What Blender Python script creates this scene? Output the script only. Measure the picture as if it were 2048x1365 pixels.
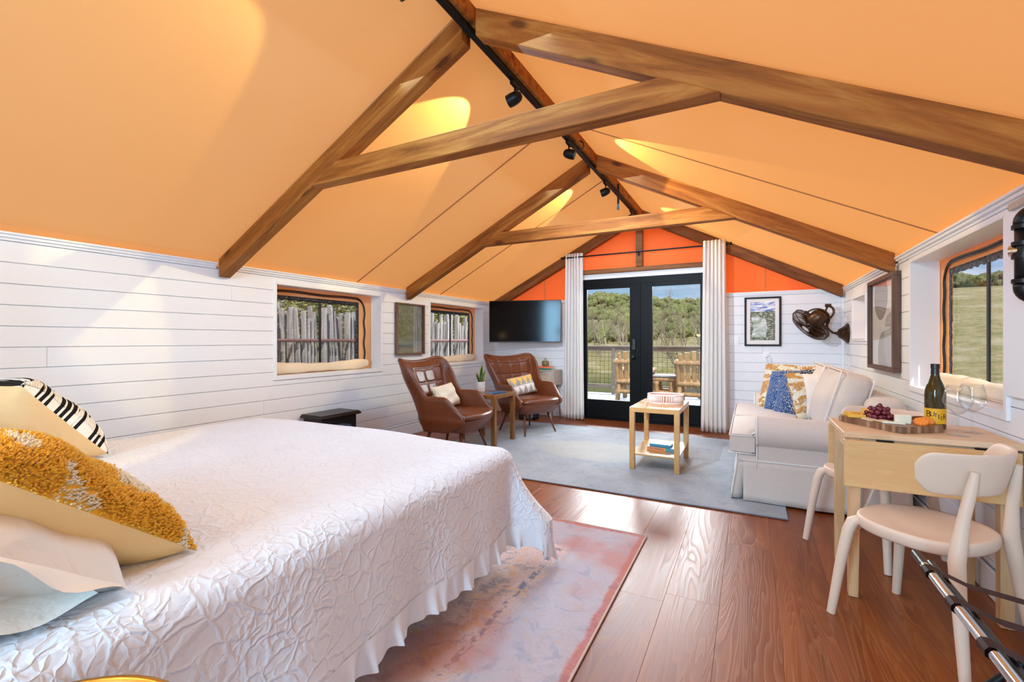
import bpy, bmesh, math, random
import numpy as np
from mathutils import Vector, Matrix, Euler, noise

for _o in list(bpy.data.objects):
    bpy.data.objects.remove(_o, do_unlink=True)
S = bpy.context.scene
COL = S.collection
R = math.radians
PI = math.pi
random.seed(7)
rng = np.random.default_rng(11)

# ------------------------------------------------------------------ camera
cam_d = bpy.data.cameras.new('camera')
cam = bpy.data.objects.new('camera', cam_d)
COL.objects.link(cam)
cam_d.sensor_width = 36.0
cam_d.lens = 16.0
cam_d.clip_start = 0.03
cam_d.clip_end = 3000
cam_d.shift_y = -1.1 / 2048
cam.location = (0, 0, 1.19)
cam.rotation_euler = (R(90), 0, R(27.6))
S.camera = cam

# ------------------------------------------------------------------ exposure
S.view_settings.view_transform = 'Standard'
S.view_settings.look = 'None'
S.view_settings.gamma = 1.0
S.view_settings.use_curve_mapping = False
S.view_settings.exposure = 0.0
S.cycles.use_denoising = True
S.cycles.max_bounces = 8
S.cycles.transparent_max_bounces = 16
S.cycles.sample_clamp_indirect = 6.0
S.cycles.blur_glossy = 0.5
S.cycles.caustics_reflective = False
S.cycles.caustics_refractive = False


def lin(h):
    h = h.lstrip('#')
    out = []
    for i in (0, 2, 4):
        c = int(h[i:i + 2], 16) / 255
        out.append(c / 12.92 if c <= 0.04045 else ((c + 0.055) / 1.055) ** 2.4)
    return tuple(out) + (1.0,)


# ------------------------------------------------------------------ sky
W = bpy.data.worlds.new('sky')
S.world = W
W.use_nodes = True
nt = W.node_tree
nt.nodes.clear()
wo = nt.nodes.new('ShaderNodeOutputWorld')
bg = nt.nodes.new('ShaderNodeBackground')
tc = nt.nodes.new('ShaderNodeTexCoord')
sep = nt.nodes.new('ShaderNodeSeparateXYZ')
nt.links.new(tc.outputs['Generated'], sep.inputs[0])
ramp = nt.nodes.new('ShaderNodeValToRGB')
ramp.color_ramp.elements[0].position = 0.0
ramp.color_ramp.elements[0].color = lin('#b9d6f2')
ramp.color_ramp.elements[1].position = 0.5
ramp.color_ramp.elements[1].color = lin('#5a9be0')
nt.links.new(sep.outputs['Z'], ramp.inputs[0])
mp = nt.nodes.new('ShaderNodeMapping')
mp.inputs['Scale'].default_value = (2.2, 2.2, 9.0)
nt.links.new(tc.outputs['Generated'], mp.inputs[0])
nz = nt.nodes.new('ShaderNodeTexNoise')
nz.inputs['Scale'].default_value = 2.2
nz.inputs['Detail'].default_value = 7
nz.inputs['Roughness'].default_value = 0.6
nt.links.new(mp.outputs[0], nz.inputs[0])
cr = nt.nodes.new('ShaderNodeValToRGB')
cr.color_ramp.elements[0].position = 0.47
cr.color_ramp.elements[1].position = 0.68
nt.links.new(nz.outputs[0], cr.inputs[0])
mx = nt.nodes.new('ShaderNodeMix')
mx.data_type = 'RGBA'
nt.links.new(cr.outputs[0], mx.inputs[0])
nt.links.new(ramp.outputs[0], mx.inputs[6])
mx.inputs[7].default_value = (0.93, 0.95, 0.98, 1)
nt.links.new(mx.outputs[2], bg.inputs[0])
bg.inputs[1].default_value = 0.95
nt.links.new(bg.outputs[0], wo.inputs[0])


def lamp(name, kind, loc, energy, color=(1, 1, 1), target=None, **kw):
    d = bpy.data.lights.new(name, kind)
    d.energy = energy
    d.color = color
    for k, v in kw.items():
        setattr(d, k, v)
    o = bpy.data.objects.new(name, d)
    COL.objects.link(o)
    o.location = loc
    if target is not None:
        o.rotation_euler = (Vector(target) - Vector(loc)).to_track_quat('-Z', 'Y').to_euler()
    return o


XC0 = -1.40
# the sun stands high behind the house; other lamps here are added unseen fills
lamp('sun', 'SUN', (12, -22, 31.2), 4.1, (1, 0.95, 0.87), target=(0, 0, 0), angle=R(0.6))
lamp('rear_fill', 'AREA', (-0.98, -2.3, 1.75), 188, (0.36, 0.70, 1.0), target=(-0.7, 5.0, 1.75),  # added soft fill behind the camera, no fixture there
     shape='RECTANGLE', size=0.6, size_y=1.6)
lamp('mid_room_fill', 'SPOT', (XC0 + 0.1, 2.45, 2.05), 285, (0.84, 0.92, 1.0), target=(-1.0, 6.6, 0.95),  # added unseen spot that lifts the back wall and curtains
     spot_size=R(78), spot_blend=0.8, shadow_soft_size=0.0)
lamp('ridge_fill', 'AREA', (XC0, 3.7, 2.76), 88, (0.39, 0.71, 1.0), target=(XC0, 3.7001, 0),  # added cool fill below the ridge, not cast by the track heads
     shape='RECTANGLE', size=1.0, size_y=5.4)
lamp('door_glare_fill', 'AREA', (-1.6, 14.0, 3.85), 2300, (0.9, 0.95, 1.0), target=(-1.3, 3.0, 0.9),  # added lamp hidden above the door view, makes the floor glare
     shape='RECTANGLE', size=6.5, size_y=1.9)

# ------------------------------------------------------------------ helpers: objects
BIG = {}


def link(name, me, mat=None, parent=None, loc=None, rot=None):
    o = bpy.data.objects.new(name, me)
    COL.objects.link(o)
    if mat is not None:
        me.materials.clear()
        for m in (mat if isinstance(mat, (list, tuple)) else [mat]):
            me.materials.append(m)
    if parent is not None:
        o.parent = parent
    if loc is not None:
        o.location = loc
    if rot is not None:
        o.rotation_euler = rot
    return o


def fin(name, bm, mat, parent=None, smooth=False, loc=None, rot=None, angle=None):
    bmesh.ops.recalc_face_normals(bm, faces=bm.faces)
    me = bpy.data.meshes.new(name)
    bm.to_mesh(me)
    bm.free()
    if smooth:
        me.polygons.foreach_set('use_smooth', [True] * len(me.polygons))
        if angle:
            me.set_sharp_from_angle(angle=R(angle))
    return link(name, me, mat, parent, loc, rot)


def pyd(name, v, f, mat, parent=None, smooth=False, loc=None, rot=None, mats=None):
    me = bpy.data.meshes.new(name)
    me.from_pydata([tuple(map(float, p)) for p in v], [], f)
    if smooth:
        me.polygons.foreach_set('use_smooth', [True] * len(me.polygons))
    o = link(name, me, mat, parent, loc, rot)
    if mats is not None:
        me.polygons.foreach_set('material_index', mats)
    me.update()
    return o


def tag(o, label=None, cat=None, group=None, kind=None):
    if label:
        o['label'] = label
    if cat:
        o['category'] = cat
    if group:
        o['group'] = group
    if kind:
        o['kind'] = kind
    return o


def thing(name, label, cat, loc=(0, 0, 0), rz=0.0, group=None, rot=None):
    o = bpy.data.objects.new(name, None)
    o.empty_display_size = 0.1
    COL.objects.link(o)
    o.location = loc
    o.rotation_euler = rot if rot is not None else (0, 0, rz)
    return tag(o, label, cat, group)


def struct(name, parent=None):
    o = bpy.data.objects.new(name, None)
    COL.objects.link(o)
    o['kind'] = 'structure'
    return o


def dup(root, loc=None, rz=None, label=None, group=None):
    r = root.copy()
    COL.objects.link(r)
    if loc is not None:
        r.location = loc
    if rz is not None:
        r.rotation_euler = (0, 0, rz)
    if label:
        r['label'] = label
    if group:
        r['group'] = group
    for ch in list(root.children):
        c = ch.copy()
        COL.objects.link(c)
        c.parent = r
        for g in list(ch.children):
            d = g.copy()
            COL.objects.link(d)
            d.parent = c
    return r


# ------------------------------------------------------------------ helpers: shapes
def NB():
    return bmesh.new()


def box(bm, x0, x1, y0, y1, z0, z1, bev=0.0, seg=1):
    r = bmesh.ops.create_cube(bm, size=1.0)
    vs = r['verts']
    for v in vs:
        v.co = Vector((x0 + (v.co.x + .5) * (x1 - x0), y0 + (v.co.y + .5) * (y1 - y0), z0 + (v.co.z + .5) * (z1 - z0)))
    if bev > 0:
        es = list({e for v in vs for e in v.link_edges})
        bmesh.ops.bevel(bm, geom=es, offset=bev, segments=seg, affect='EDGES', profile=0.5)
    return bm


def bx(name, mat, parent, x0, x1, y0, y1, z0, z1, bev=0.004, seg=1, smooth=False):
    return fin(name, box(NB(), x0, x1, y0, y1, z0, z1, bev, seg), mat, parent, smooth)


def frame_at(t):
    t = t.normalized()
    a = Vector((0, 0, 1)) if abs(t.z) < 0.95 else Vector((1, 0, 0))
    n = t.cross(a).normalized()
    return n, n.cross(t).normalized()


def tube(bm, pts, rad, n=8, cap=True, flat=1.0):
    pts = [Vector(p) for p in pts]
    if not isinstance(rad, (list, tuple)):
        rad = [rad] * len(pts)
    rings = []
    pn = None
    for i, p in enumerate(pts):
        t = (pts[min(i + 1, len(pts) - 1)] - pts[max(i - 1, 0)])
        if pn is None:
            nn, bb = frame_at(t)
        else:
            t = t.normalized()
            nn = (pn - t * pn.dot(t))
            nn = nn.normalized() if nn.length > 1e-6 else frame_at(t)[0]
            bb = nn.cross(t).normalized()
        pn = nn
        rings.append([bm.verts.new(p + (nn * math.cos(2 * PI * k / n) + bb * math.sin(2 * PI * k / n) * flat) * rad[i]) for k in range(n)])
    for a, b in zip(rings, rings[1:]):
        for k in range(n):
            bm.faces.new((a[k], a[(k + 1) % n], b[(k + 1) % n], b[k]))
    if cap:
        bm.faces.new(rings[0][::-1])
        bm.faces.new(rings[-1])
    return bm


def closed_tube(bm, pts, rad, n=6):
    pts = [Vector(p) for p in pts]
    m = len(pts)
    c = sum(pts, Vector()) / m
    rings = []
    up = (pts[0] - c).cross(pts[m // 4] - c).normalized()
    for i, p in enumerate(pts):
        t = (pts[(i + 1) % m] - pts[i - 1]).normalized()
        nn = t.cross(up).normalized()
        rings.append([bm.verts.new(p + (nn * math.cos(2 * PI * k / n) + up * math.sin(2 * PI * k / n)) * rad) for k in range(n)])
    for i in range(m):
        a, b = rings[i], rings[(i + 1) % m]
        for k in range(n):
            bm.faces.new((a[k], a[(k + 1) % n], b[(k + 1) % n], b[k]))
    return bm


def lathe(bm, prof, n=24, mtx=None, closed=False):
    rings = []
    for r, z in prof:
        if r < 1e-5:
            rings.append([bm.verts.new((0, 0, z))])
        else:
            rings.append([bm.verts.new((r * math.cos(2 * PI * k / n), r * math.sin(2 * PI * k / n), z)) for k in range(n)])
    for a, b in zip(rings, rings[1:]):
        for k in range(n):
            k2 = (k + 1) % n
            if len(a) == 1 and len(b) == 1:
                continue
            if len(a) == 1:
                bm.faces.new((a[0], b[k2], b[k]))
            elif len(b) == 1:
                bm.faces.new((a[k], a[k2], b[0]))
            else:
                bm.faces.new((a[k], a[k2], b[k2], b[k]))
    if mtx is not None:
        vs = [v for r_ in rings for v in r_]
        bmesh.ops.transform(bm, matrix=mtx, verts=vs)
    return bm


def prism(bm, poly, axis, d0, d1, bev=0.0):
    """poly: 2-D points; axis 'x','y','z' is the extrusion direction from d0 to d1"""
    def mk(p, d):
        if axis == 'y':
            return (p[0], d, p[1])
        if axis == 'x':
            return (d, p[0], p[1])
        return (p[0], p[1], d)
    a = [bm.verts.new(mk(p, d0)) for p in poly]
    b = [bm.verts.new(mk(p, d1)) for p in poly]
    n = len(poly)
    fs = [bm.faces.new(a[::-1]), bm.faces.new(b)]
    for i in range(n):
        fs.append(bm.faces.new((a[i], a[(i + 1) % n], b[(i + 1) % n], b[i])))
    if bev > 0:
        es = list({e for f in fs for e in f.edges})
        bmesh.ops.bevel(bm, geom=es, offset=bev, segments=1, affect='EDGES')
    return bm


def rrect(x0, x1, y0, y1, r, n=5):
    out = []
    for cx, cy, a0 in ((x1 - r, y1 - r, 0), (x0 + r, y1 - r, 90), (x0 + r, y0 + r, 180), (x1 - r, y0 + r, 270)):
        for k in range(n + 1):
            a = R(a0 + 90 * k / n)
            out.append((cx + r * math.cos(a), cy + r * math.sin(a)))
    return out


def grid(bm, nu, nv, fn, wrap_u=False):
    vs = [[bm.verts.new(fn(i / (nu - (0 if wrap_u else 1)), j / (nv - 1))) for j in range(nv)] for i in range(nu)]
    for i in range(nu if wrap_u else nu - 1):
        for j in range(nv - 1):
            a, b = vs[i], vs[(i + 1) % nu]
            bm.faces.new((a[j], b[j], b[j + 1], a[j + 1]))
    return vs


def ring_frame(bm, y0, y1, z0, z1, w, d0, d1, fx, bev=0.0):
    """four bars around an opening in a plane x = fx(d)"""
    xa, xb = sorted((fx(d0), fx(d1)))
    box(bm, xa, xb, y0 - w, y1 + w, z1, z1 + w, bev)
    box(bm, xa, xb, y0 - w, y1 + w, z0 - w, z0, bev)
    box(bm, xa, xb, y0 - w, y0, z0, z1, bev)
    box(bm, xa, xb, y1, y1 + w, z0, z1, bev)
    return bm


def basis(origin, xdir, zdir):
    x = Vector(xdir).normalized()
    z = Vector(zdir)
    z = (z - x * z.dot(x)).normalized()
    y = z.cross(x)
    m = Matrix((x, y, z)).transposed().to_4x4()
    m.translation = Vector(origin)
    return m


# ------------------------------------------------------------------ helpers: materials
class N:
    def __init__(s, name):
        s.m = bpy.data.materials.new(name)
        s.m.use_nodes = True
        s.t = s.m.node_tree
        s.t.nodes.clear()
        s.out = s.t.nodes.new('ShaderNodeOutputMaterial')

    def n(s, typ, **kw):
        nd = s.t.nodes.new(typ)
        for k, v in kw.items():
            setattr(nd, k, v)
        return nd

    def put(s, sock, v):
        if isinstance(v, bpy.types.NodeSocket):
            s.t.links.new(v, sock)
        elif v is not None:
            sock.default_value = v

    def coord(s, which='Object', scale=(1, 1, 1), rand=False, rot=(0, 0, 0)):
        c = s.n('ShaderNodeTexCoord').outputs[which]
        if rand:
            oi = s.n('ShaderNodeObjectInfo')
            vm = s.n('ShaderNodeVectorMath', operation='SCALE')
            vm.inputs[0].default_value = (37.0, 19.0, 11.0)
            s.put(vm.inputs['Scale'], oi.outputs['Random'])
            va = s.n('ShaderNodeVectorMath', operation='ADD')
            s.put(va.inputs[0], c)
            s.put(va.inputs[1], vm.outputs[0])
            c = va.outputs[0]
        mpn = s.n('ShaderNodeMapping')
        mpn.inputs['Scale'].default_value = scale
        mpn.inputs['Rotation'].default_value = rot
        s.put(mpn.inputs[0], c)
        return mpn.outputs[0]

    def noise(s, vec, scale=5, detail=4, rough=0.5, dist=0.0, out=0):
        nd = s.n('ShaderNodeTexNoise')
        s.put(nd.inputs['Vector'], vec)
        nd.inputs['Scale'].default_value = scale
        nd.inputs['Detail'].default_value = detail
        nd.inputs['Roughness'].default_value = rough
        nd.inputs['Distortion'].default_value = dist
        return nd.outputs[out]

    def voro(s, vec, scale=5, feature='F1', out='Distance', rand=1.0):
        nd = s.n('ShaderNodeTexVoronoi', feature=feature)
        s.put(nd.inputs['Vector'], vec)
        nd.inputs['Scale'].default_value = scale
        nd.inputs['Randomness'].default_value = rand
        return nd.outputs[out]

    def wave(s, vec, scale=5, dist=0, detail=2, typ='BANDS', dir='X', dscale=1.0):
        nd = s.n('ShaderNodeTexWave', wave_type=typ)
        if typ == 'BANDS':
            nd.bands_direction = dir
        else:
            nd.rings_direction = dir
        s.put(nd.inputs['Vector'], vec)
        nd.inputs['Scale'].default_value = scale
        nd.inputs['Distortion'].default_value = dist
        nd.inputs['Detail'].default_value = detail
        nd.inputs['Detail Scale'].default_value = dscale
        return nd.outputs['Fac']

    def ramp(s, fac, stops, interp='LINEAR'):
        nd = s.n('ShaderNodeValToRGB')
        nd.color_ramp.interpolation = interp
        el = nd.color_ramp.elements
        while len(el) < len(stops):
            el.new(0.5)
        for e, (p, c) in zip(el, stops):
            e.position = p
            e.color = lin(c) if isinstance(c, str) else (c if len(c) == 4 else tuple(c) + (1,))
        s.put(nd.inputs[0], fac)
        return nd.outputs[0]

    def mix(s, fac, a, b, mode='MIX'):
        nd = s.n('ShaderNodeMix', data_type='RGBA', blend_type=mode)
        s.put(nd.inputs[0], fac)
        s.put(nd.inputs[6], lin(a) if isinstance(a, str) else a)
        s.put(nd.inputs[7], lin(b) if isinstance(b, str) else b)
        return nd.outputs[2]

    def math(s, op, a, b=None, clamp=False):
        nd = s.n('ShaderNodeMath', operation=op, use_clamp=clamp)
        s.put(nd.inputs[0], a)
        if b is not None:
            s.put(nd.inputs[1], b)
        return nd.outputs[0]

    def sep(s, vec):
        nd = s.n('ShaderNodeSeparateXYZ')
        s.put(nd.inputs[0], vec)
        return nd.outputs

    def rnd(s):
        return s.n('ShaderNodeObjectInfo').outputs['Random']

    def bump(s, h, strength=0.3, dist=0.01, normal=None):
        nd = s.n('ShaderNodeBump')
        nd.inputs['Strength'].default_value = strength
        nd.inputs['Distance'].default_value = dist
        s.put(nd.inputs['Height'], h)
        s.put(nd.inputs['Normal'], normal)
        return nd.outputs[0]

    def pbr(s, col, rough=0.5, metal=0.0, spec=0.5, normal=None, sheen=0.0, coat=0.0, trans=0.0, ior=None, emit=None, estr=0.0, sss=0.0):
        b = s.n('ShaderNodeBsdfPrincipled')
        s.put(b.inputs['Base Color'], lin(col) if isinstance(col, str) else col)
        s.put(b.inputs['Roughness'], rough)
        s.put(b.inputs['Metallic'], metal)
        s.put(b.inputs['Specular IOR Level'], spec)
        s.put(b.inputs['Normal'], normal)
        if sheen:
            b.inputs['Sheen Weight'].default_value = sheen
        if coat:
            b.inputs['Coat Weight'].default_value = coat
            b.inputs['Coat Roughness'].default_value = 0.1
        if trans:
            b.inputs['Transmission Weight'].default_value = trans
        if ior:
            b.inputs['IOR'].default_value = ior
        if emit:
            b.inputs['Emission Color'].default_value = lin(emit)
            b.inputs['Emission Strength'].default_value = estr
        s.put(s.out.inputs[0], b.outputs[0])
        return s.m


def plain(name, col, rough=0.5, **kw):
    return N(name).pbr(col, rough, **kw)


def wood(name, cols, rough=0.5, sc=(1.2, 14, 14), knots=False, bump=0.25, rnd=0.25, axis='X', spec=0.4, coat=0.0):
    """grain runs along the object's local axis"""
    k = N(name)
    if axis == 'Y':
        sc = (sc[1], sc[0], sc[2])
    if axis == 'Z':
        sc = (sc[1], sc[2], sc[0])
    v = k.coord('Object', sc, rand=True)
    g = k.noise(v, 1.6, 8, 0.62, 0.9)
    c = k.ramp(g, [(0.28, cols[0]), (0.5, cols[1]), (0.74, cols[2])])
    fine = k.noise(v, 9.0, 3, 0.6, 0.2)
    c = k.mix(k.math('MULTIPLY', fine, 0.35), c, cols[0])
    r = k.rnd()
    c = k.mix(k.math('MULTIPLY', r, rnd), c, cols[0])
    if knots:
        v2 = k.coord('Object', (2.1, 5.5, 5.5) if axis == 'X' else (5.5, 2.1, 5.5), rand=True)
        d = k.voro(v2, 1.0)
        kn = k.ramp(d, [(0.08, (1, 1, 1)), (0.17, (0, 0, 0))])
        c = k.mix(k.math('MULTIPLY', kn, 0.75), c, '#3c1d0a')
    nb = k.bump(fine, bump, 0.004)
    return k.pbr(c, rough, normal=nb, spec=spec, coat=coat)

# ================================================================== materials of the room
XL, XR, YB, YF, XC = -3.81, 1.0, 6.68, -2.6, -1.40
YP = -0.66
SL = 0.512                       # roof pitch
ZR = 3.08                        # canvas at the ridge


def roof_z(x):
    return ZR - SL * abs(x - XC)


def canvas_mat(name, col, tcol, tmix=0.5, bump=0.12):
    k = N(name)
    v = k.coord('Object')
    n1 = k.noise(v, 1.3, 4, 0.55)
    c = k.mix(k.math('MULTIPLY', n1, 0.25), lin(col), lin('#d8864a'))
    wv = k.noise(k.coord('Object', (260, 260, 260)), 1.0, 2, 0.6)
    n2 = k.noise(v, 2.2, 3, 0.5)
    nb = k.bump(k.math('ADD', k.math('MULTIPLY', wv, 0.05), n2), bump, 0.03)
    d = k.n('ShaderNodeBsdfDiffuse')
    k.put(d.inputs[0], c)
    k.put(d.inputs['Normal'], nb)
    t = k.n('ShaderNodeBsdfTranslucent')
    k.put(t.inputs[0], lin(tcol))
    m = k.n('ShaderNodeMixShader')
    m.inputs[0].default_value = tmix
    k.put(m.inputs[1], d.outputs[0])
    k.put(m.inputs[2], t.outputs[0])
    k.put(k.out.inputs[0], m.outputs[0])
    return k.m


M = {}
M['canvas'] = canvas_mat('tent_canvas', '#f8c68e', '#f69c4c', 0.42)
M['gable'] = canvas_mat('gable_canvas', '#e8703e', '#e85014', 0.12, 0.2)
M['window_canvas'] = canvas_mat('window_canvas', '#ffe0b8', '#ffd09a', 0.62)
k = N('white_paint')
nzs = k.noise(k.coord('Object', (3, 3, 3)), 6, 4, 0.6)
M['white'] = k.pbr(k.mix(nzs, '#ebebee', '#f1f1f3'), 0.42, normal=k.bump(nzs, 0.05, 0.01))
M['trim'] = plain('white_trim_paint', '#f0f0f2', 0.35)
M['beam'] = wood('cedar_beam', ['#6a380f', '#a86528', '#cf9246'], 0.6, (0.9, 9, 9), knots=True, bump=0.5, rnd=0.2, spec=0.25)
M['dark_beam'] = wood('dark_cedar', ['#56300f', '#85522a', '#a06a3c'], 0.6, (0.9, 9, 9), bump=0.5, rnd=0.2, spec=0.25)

k = N('walnut_floor')
v = k.coord('Object', (6.5, 0.42, 6.5), rand=True)
warp = k.noise(v, 1.1, 2, 0.5)
ringv = k.math('MULTIPLY', k.noise(v, 0.9, 3, 0.5, 0.7), 26.0)
rings = k.math('FRACT', ringv)
rings = k.ramp(rings, [(0.0, (0, 0, 0)), (0.55, (0.35, 0.35, 0.35)), (0.9, (1, 1, 1)), (1.0, (0, 0, 0))])
fine = k.noise(k.coord('Object', (95, 3.4, 95), rand=True), 1.0, 4, 0.65)
c = k.ramp(k.noise(v, 1.6, 5, 0.6, 0.4), [(0.25, '#5c2504'), (0.5, '#823a0a'), (0.78, '#a65616')])
c = k.mix(k.math('MULTIPLY', rings, 0.27), c, '#c98848')
c = k.mix(k.math('MULTIPLY', fine, 0.35), c, '#66300c')
c = k.mix(k.math('MULTIPLY', k.rnd(), 0.35), c, '#783208')
hgt = k.math('ADD', k.math('MULTIPLY', rings, 0.6), k.math('MULTIPLY', fine, 0.5))
M['floor'] = k.pbr(c, k.ramp(hgt, [(0.1, (0.31,) * 3), (0.9, (0.44,) * 3)]), normal=k.bump(hgt, 0.12, 0.0025), spec=0.55)

M['black_metal'] = plain('black_metal', '#0d0d10', 0.45, spec=0.25)
M['black'] = plain('black_plastic', '#121214', 0.35)
M['lens'] = N('lit_lens').pbr('#ffe9c0', 0.3, emit='#ffe2b0', estr=14)
k = N('seam_thread')
M['seam'] = k.pbr('#b98150', 0.8)
k = N('clear_vinyl')
tr = k.n('ShaderNodeBsdfTransparent')
tr.inputs[0].default_value = (0.9, 0.92, 0.95, 1)
gl = k.n('ShaderNodeBsdfGlossy')
gl.inputs['Roughness'].default_value = 0.06
k.put(gl.inputs['Normal'], k.bump(k.noise(k.coord('Object', (1, 2.5, 5)), 1.8, 3, 0.5, 1.5), 0.35, 0.05))
ms = k.n('ShaderNodeMixShader')
ms.inputs[0].default_value = 0.09
k.put(ms.inputs[1], tr.outputs[0]); k.put(ms.inputs[2], gl.outputs[0]); k.put(k.out.inputs[0], ms.outputs[0])
M['vinyl'] = k.m
k = N('door_glass')
tr = k.n('ShaderNodeBsdfTransparent')
tr.inputs[0].default_value = (0.95, 0.97, 0.96, 1)
gl = k.n('ShaderNodeBsdfGlossy')
gl.inputs['Roughness'].default_value = 0.0
ms = k.n('ShaderNodeMixShader')
ms.inputs[0].default_value = 0.012
k.put(ms.inputs[1], tr.outputs[0]); k.put(ms.inputs[2], gl.outputs[0]); k.put(k.out.inputs[0], ms.outputs[0])
M['glass'] = k.m
k = N('glossy_black_binding')
M['binding'] = k.pbr('#0c0d10', 0.18, normal=k.bump(k.noise(k.coord('Object', (1, 30, 30)), 1.3, 3), 0.9, 0.02), spec=0.8)
M['flap'] = plain('rolled_cream_canvas', '#ecd9bd', 0.8)

# ================================================================== floor
fl = struct('floor')
x = XL - 0.1
row = 0
PW = 0.23
bx('rear_floor_board', M['floor'], fl, XL, XR, YF, YP - 0.05, -0.015, 0, 0)
sub = bx('subfloor', M['dark_beam'], fl, XL - 0.1, XR + 0.1, YF - 0.1, YB + 0.1, -0.10, -0.0155, 0)
plank_cache = {}
offs = -0.121 % PW
xs = [XL - 0.09 + i * PW for i in range(int((XR - XL + 0.2) / PW) + 1)]
shift = ((-0.121 - xs[0]) % PW) - PW
for i, x0 in enumerate([q + shift for q in xs] + [xs[-1] + shift + PW]):
    xa, xb = max(x0, XL - 0.05), min(x0 + PW, XR + 0.03)
    if xb - xa < 0.02:
        continue
    y = YP - random.random() * 1.0
    if abs(x0 + 0.351) < 0.05:
        y = 2.235 - 1.52 * 2
    while y < YB + 0.06:
        L = 1.52
        ya, yb = max(y, YP - 0.05), min(y + L, YB + 0.06)
        if yb - ya > 0.05:
            cx, cy = (xa + xb) / 2, (ya + yb) / 2
            key = (round(xb - xa, 3), round(yb - ya, 3))
            if key not in plank_cache:
                o = fin('floor_plank', box(NB(), -(xb - xa) / 2 + .0002, (xb - xa) / 2 - .0002, -(yb - ya) / 2 + .0002, (yb - ya) / 2 - .0002, -0.015, 0, 0.0007),
                        M['floor'], fl, loc=(cx, cy, 0))
                plank_cache[key] = o.data
            else:
                o = link('floor_plank', plank_cache[key], None, fl, (cx, cy, 0))
        y += L

# ================================================================== shiplap walls
ROWS = [0.135] + [1.644 - 0.1235 * i for i in range(12, -1, -1)] + [1.768]


def strip(row, a0, a1, openings):
    """pieces of one plank row, notched or cut by the openings: lists of (a, z) polygons"""
    za, zb = row
    cuts = [o for o in openings if o[2] <= za + 0.004 and o[3] >= zb - 0.004]
    spans = [(a0, a1)]
    for c in cuts:
        ns = []
        for s, e in spans:
            if c[1] <= s or c[0] >= e:
                ns.append((s, e))
            else:
                if c[0] > s:
                    ns.append((s, c[0]))
                if c[1] < e:
                    ns.append((c[1], e))
        spans = ns
    out = []
    for s, e in spans:
        if e - s < 0.03:
            continue
        bot, top = [], []
        for o in sorted(openings):
            if o in cuts or o[1] <= s or o[0] >= e or o[3] <= za or o[2] >= zb:
                continue
            if o[2] > za and o[3] >= zb:
                top += [(o[0], zb), (o[0], o[2]), (o[1], o[2]), (o[1], zb)]
            elif o[3] < zb and o[2] <= za:
                bot += [(o[0], za), (o[0], o[3]), (o[1], o[3]), (o[1], za)]
        out.append([(s, za)] + bot + [(e, za), (e, zb)] + top[::-1] + [(s, zb)])
    return out


def shiplap(parent, axis, face, sgn, a0, a1, openings, joints=()):
    for i, (za, zb) in enumerate(zip(ROWS, ROWS[1:])):
        pieces = []
        cutsj = [a0] + sorted(j for (ri, j) in joints if ri == i) + [a1]
        for s, e in zip(cutsj, cutsj[1:]):
            pieces += strip((za + 0.002, zb - 0.002), s + 0.0008, e - 0.0008, openings)
        for poly in pieces:
            bm = NB()
            prism(bm, poly, axis, face, face + sgn * 0.012, 0.0018)
            fin('wall_plank', bm, M['white'], parent)


def wall_body(name, axis, d0, d1, a0, a1, z0, z1, openings):
    bm = NB()
    ops = sorted(openings)
    cur = a0

    def add(s, e, za, zb):
        if e - s < 1e-4 or zb - za < 1e-4:
            return
        if axis == 'x':
            box(bm, d0, d1, s, e, za, zb)
        else:
            box(bm, s, e, d0, d1, za, zb)
    for o in ops:
        add(cur, o[0], z0, z1)
        add(o[0], o[1], z0, o[2])
        add(o[0], o[1], o[3], z1)
        cur = o[1]
    add(cur, a1, z0, z1)
    w = fin(name, bm, M['white'])
    w['kind'] = 'structure'
    return w


W1 = (2.665, 3.985, 0.855, 1.705)
W2 = (4.905, 6.265, 0.855, 1.705)
W3 = (2.775, 4.095, 0.865, 1.735)
NI = (5.50, 6.13, 1.205, 1.635)
DR = (-2.36, -0.46, 0.0, 2.13)
wl = wall_body('wall_left', 'x', XL - 0.14, XL - 0.012, YF, YB + 0.05, -0.1, 1.79, [W1, W2])
shiplap(wl, 'x', XL - 0.012, 1, YP, YB, [W1, W2], [(12, 2.27), (5, 3.35), (8, 1.15), (3, 4.3), (4, 2.55), (10, 0.3), (6, 4.45), (2, 5.6), (9, 4.6)])
wr = wall_body('wall_right', 'x', XR + 0.012, XR + 0.14, YF, YB + 0.05, -0.1, 1.79, [W3, NI])
shiplap(wr, 'x', XR + 0.012, -1, YP, YB, [W3, NI], [(6, 6.28), (7, 6.28), (3, 4.6), (5, 2.1), (2, 3.3), (10, 1.2), (1, 5.0)])
wb = wall_body('wall_back', 'y', YB + 0.012, YB + 0.14, XL, XR, -0.1, 1.79, [(DR[0], DR[1], -0.1, 1.79)])
shiplap(wb, 'y', YB + 0.012, -1, XL, DR[0] - 0.09, [])
shiplap(wb, 'y', YB + 0.012, -1, DR[1] + 0.09, XR, [], [(1, 0.2)])
wf = fin('wall_front', prism(NB(), [(XL, 0), (XR, 0), (XR, roof_z(XR) - .02), (XC, ZR - .02), (XL, roof_z(XL) - .02)], 'y', YF - 0.1, YF), M['white'])
wf['kind'] = 'structure'


def base(name, axis, d, sgn, a0, a1):
    bm = NB()
    lo, hi = sorted((d, d + sgn * 0.016))
    if axis == 'x':
        box(bm, lo, hi, a0, a1, 0.001, 0.13, 0.003)
    else:
        box(bm, a0, a1, lo, hi, 0.001, 0.13, 0.003)
    fin(name, bm, M['trim'])['kind'] = 'structure'


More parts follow.
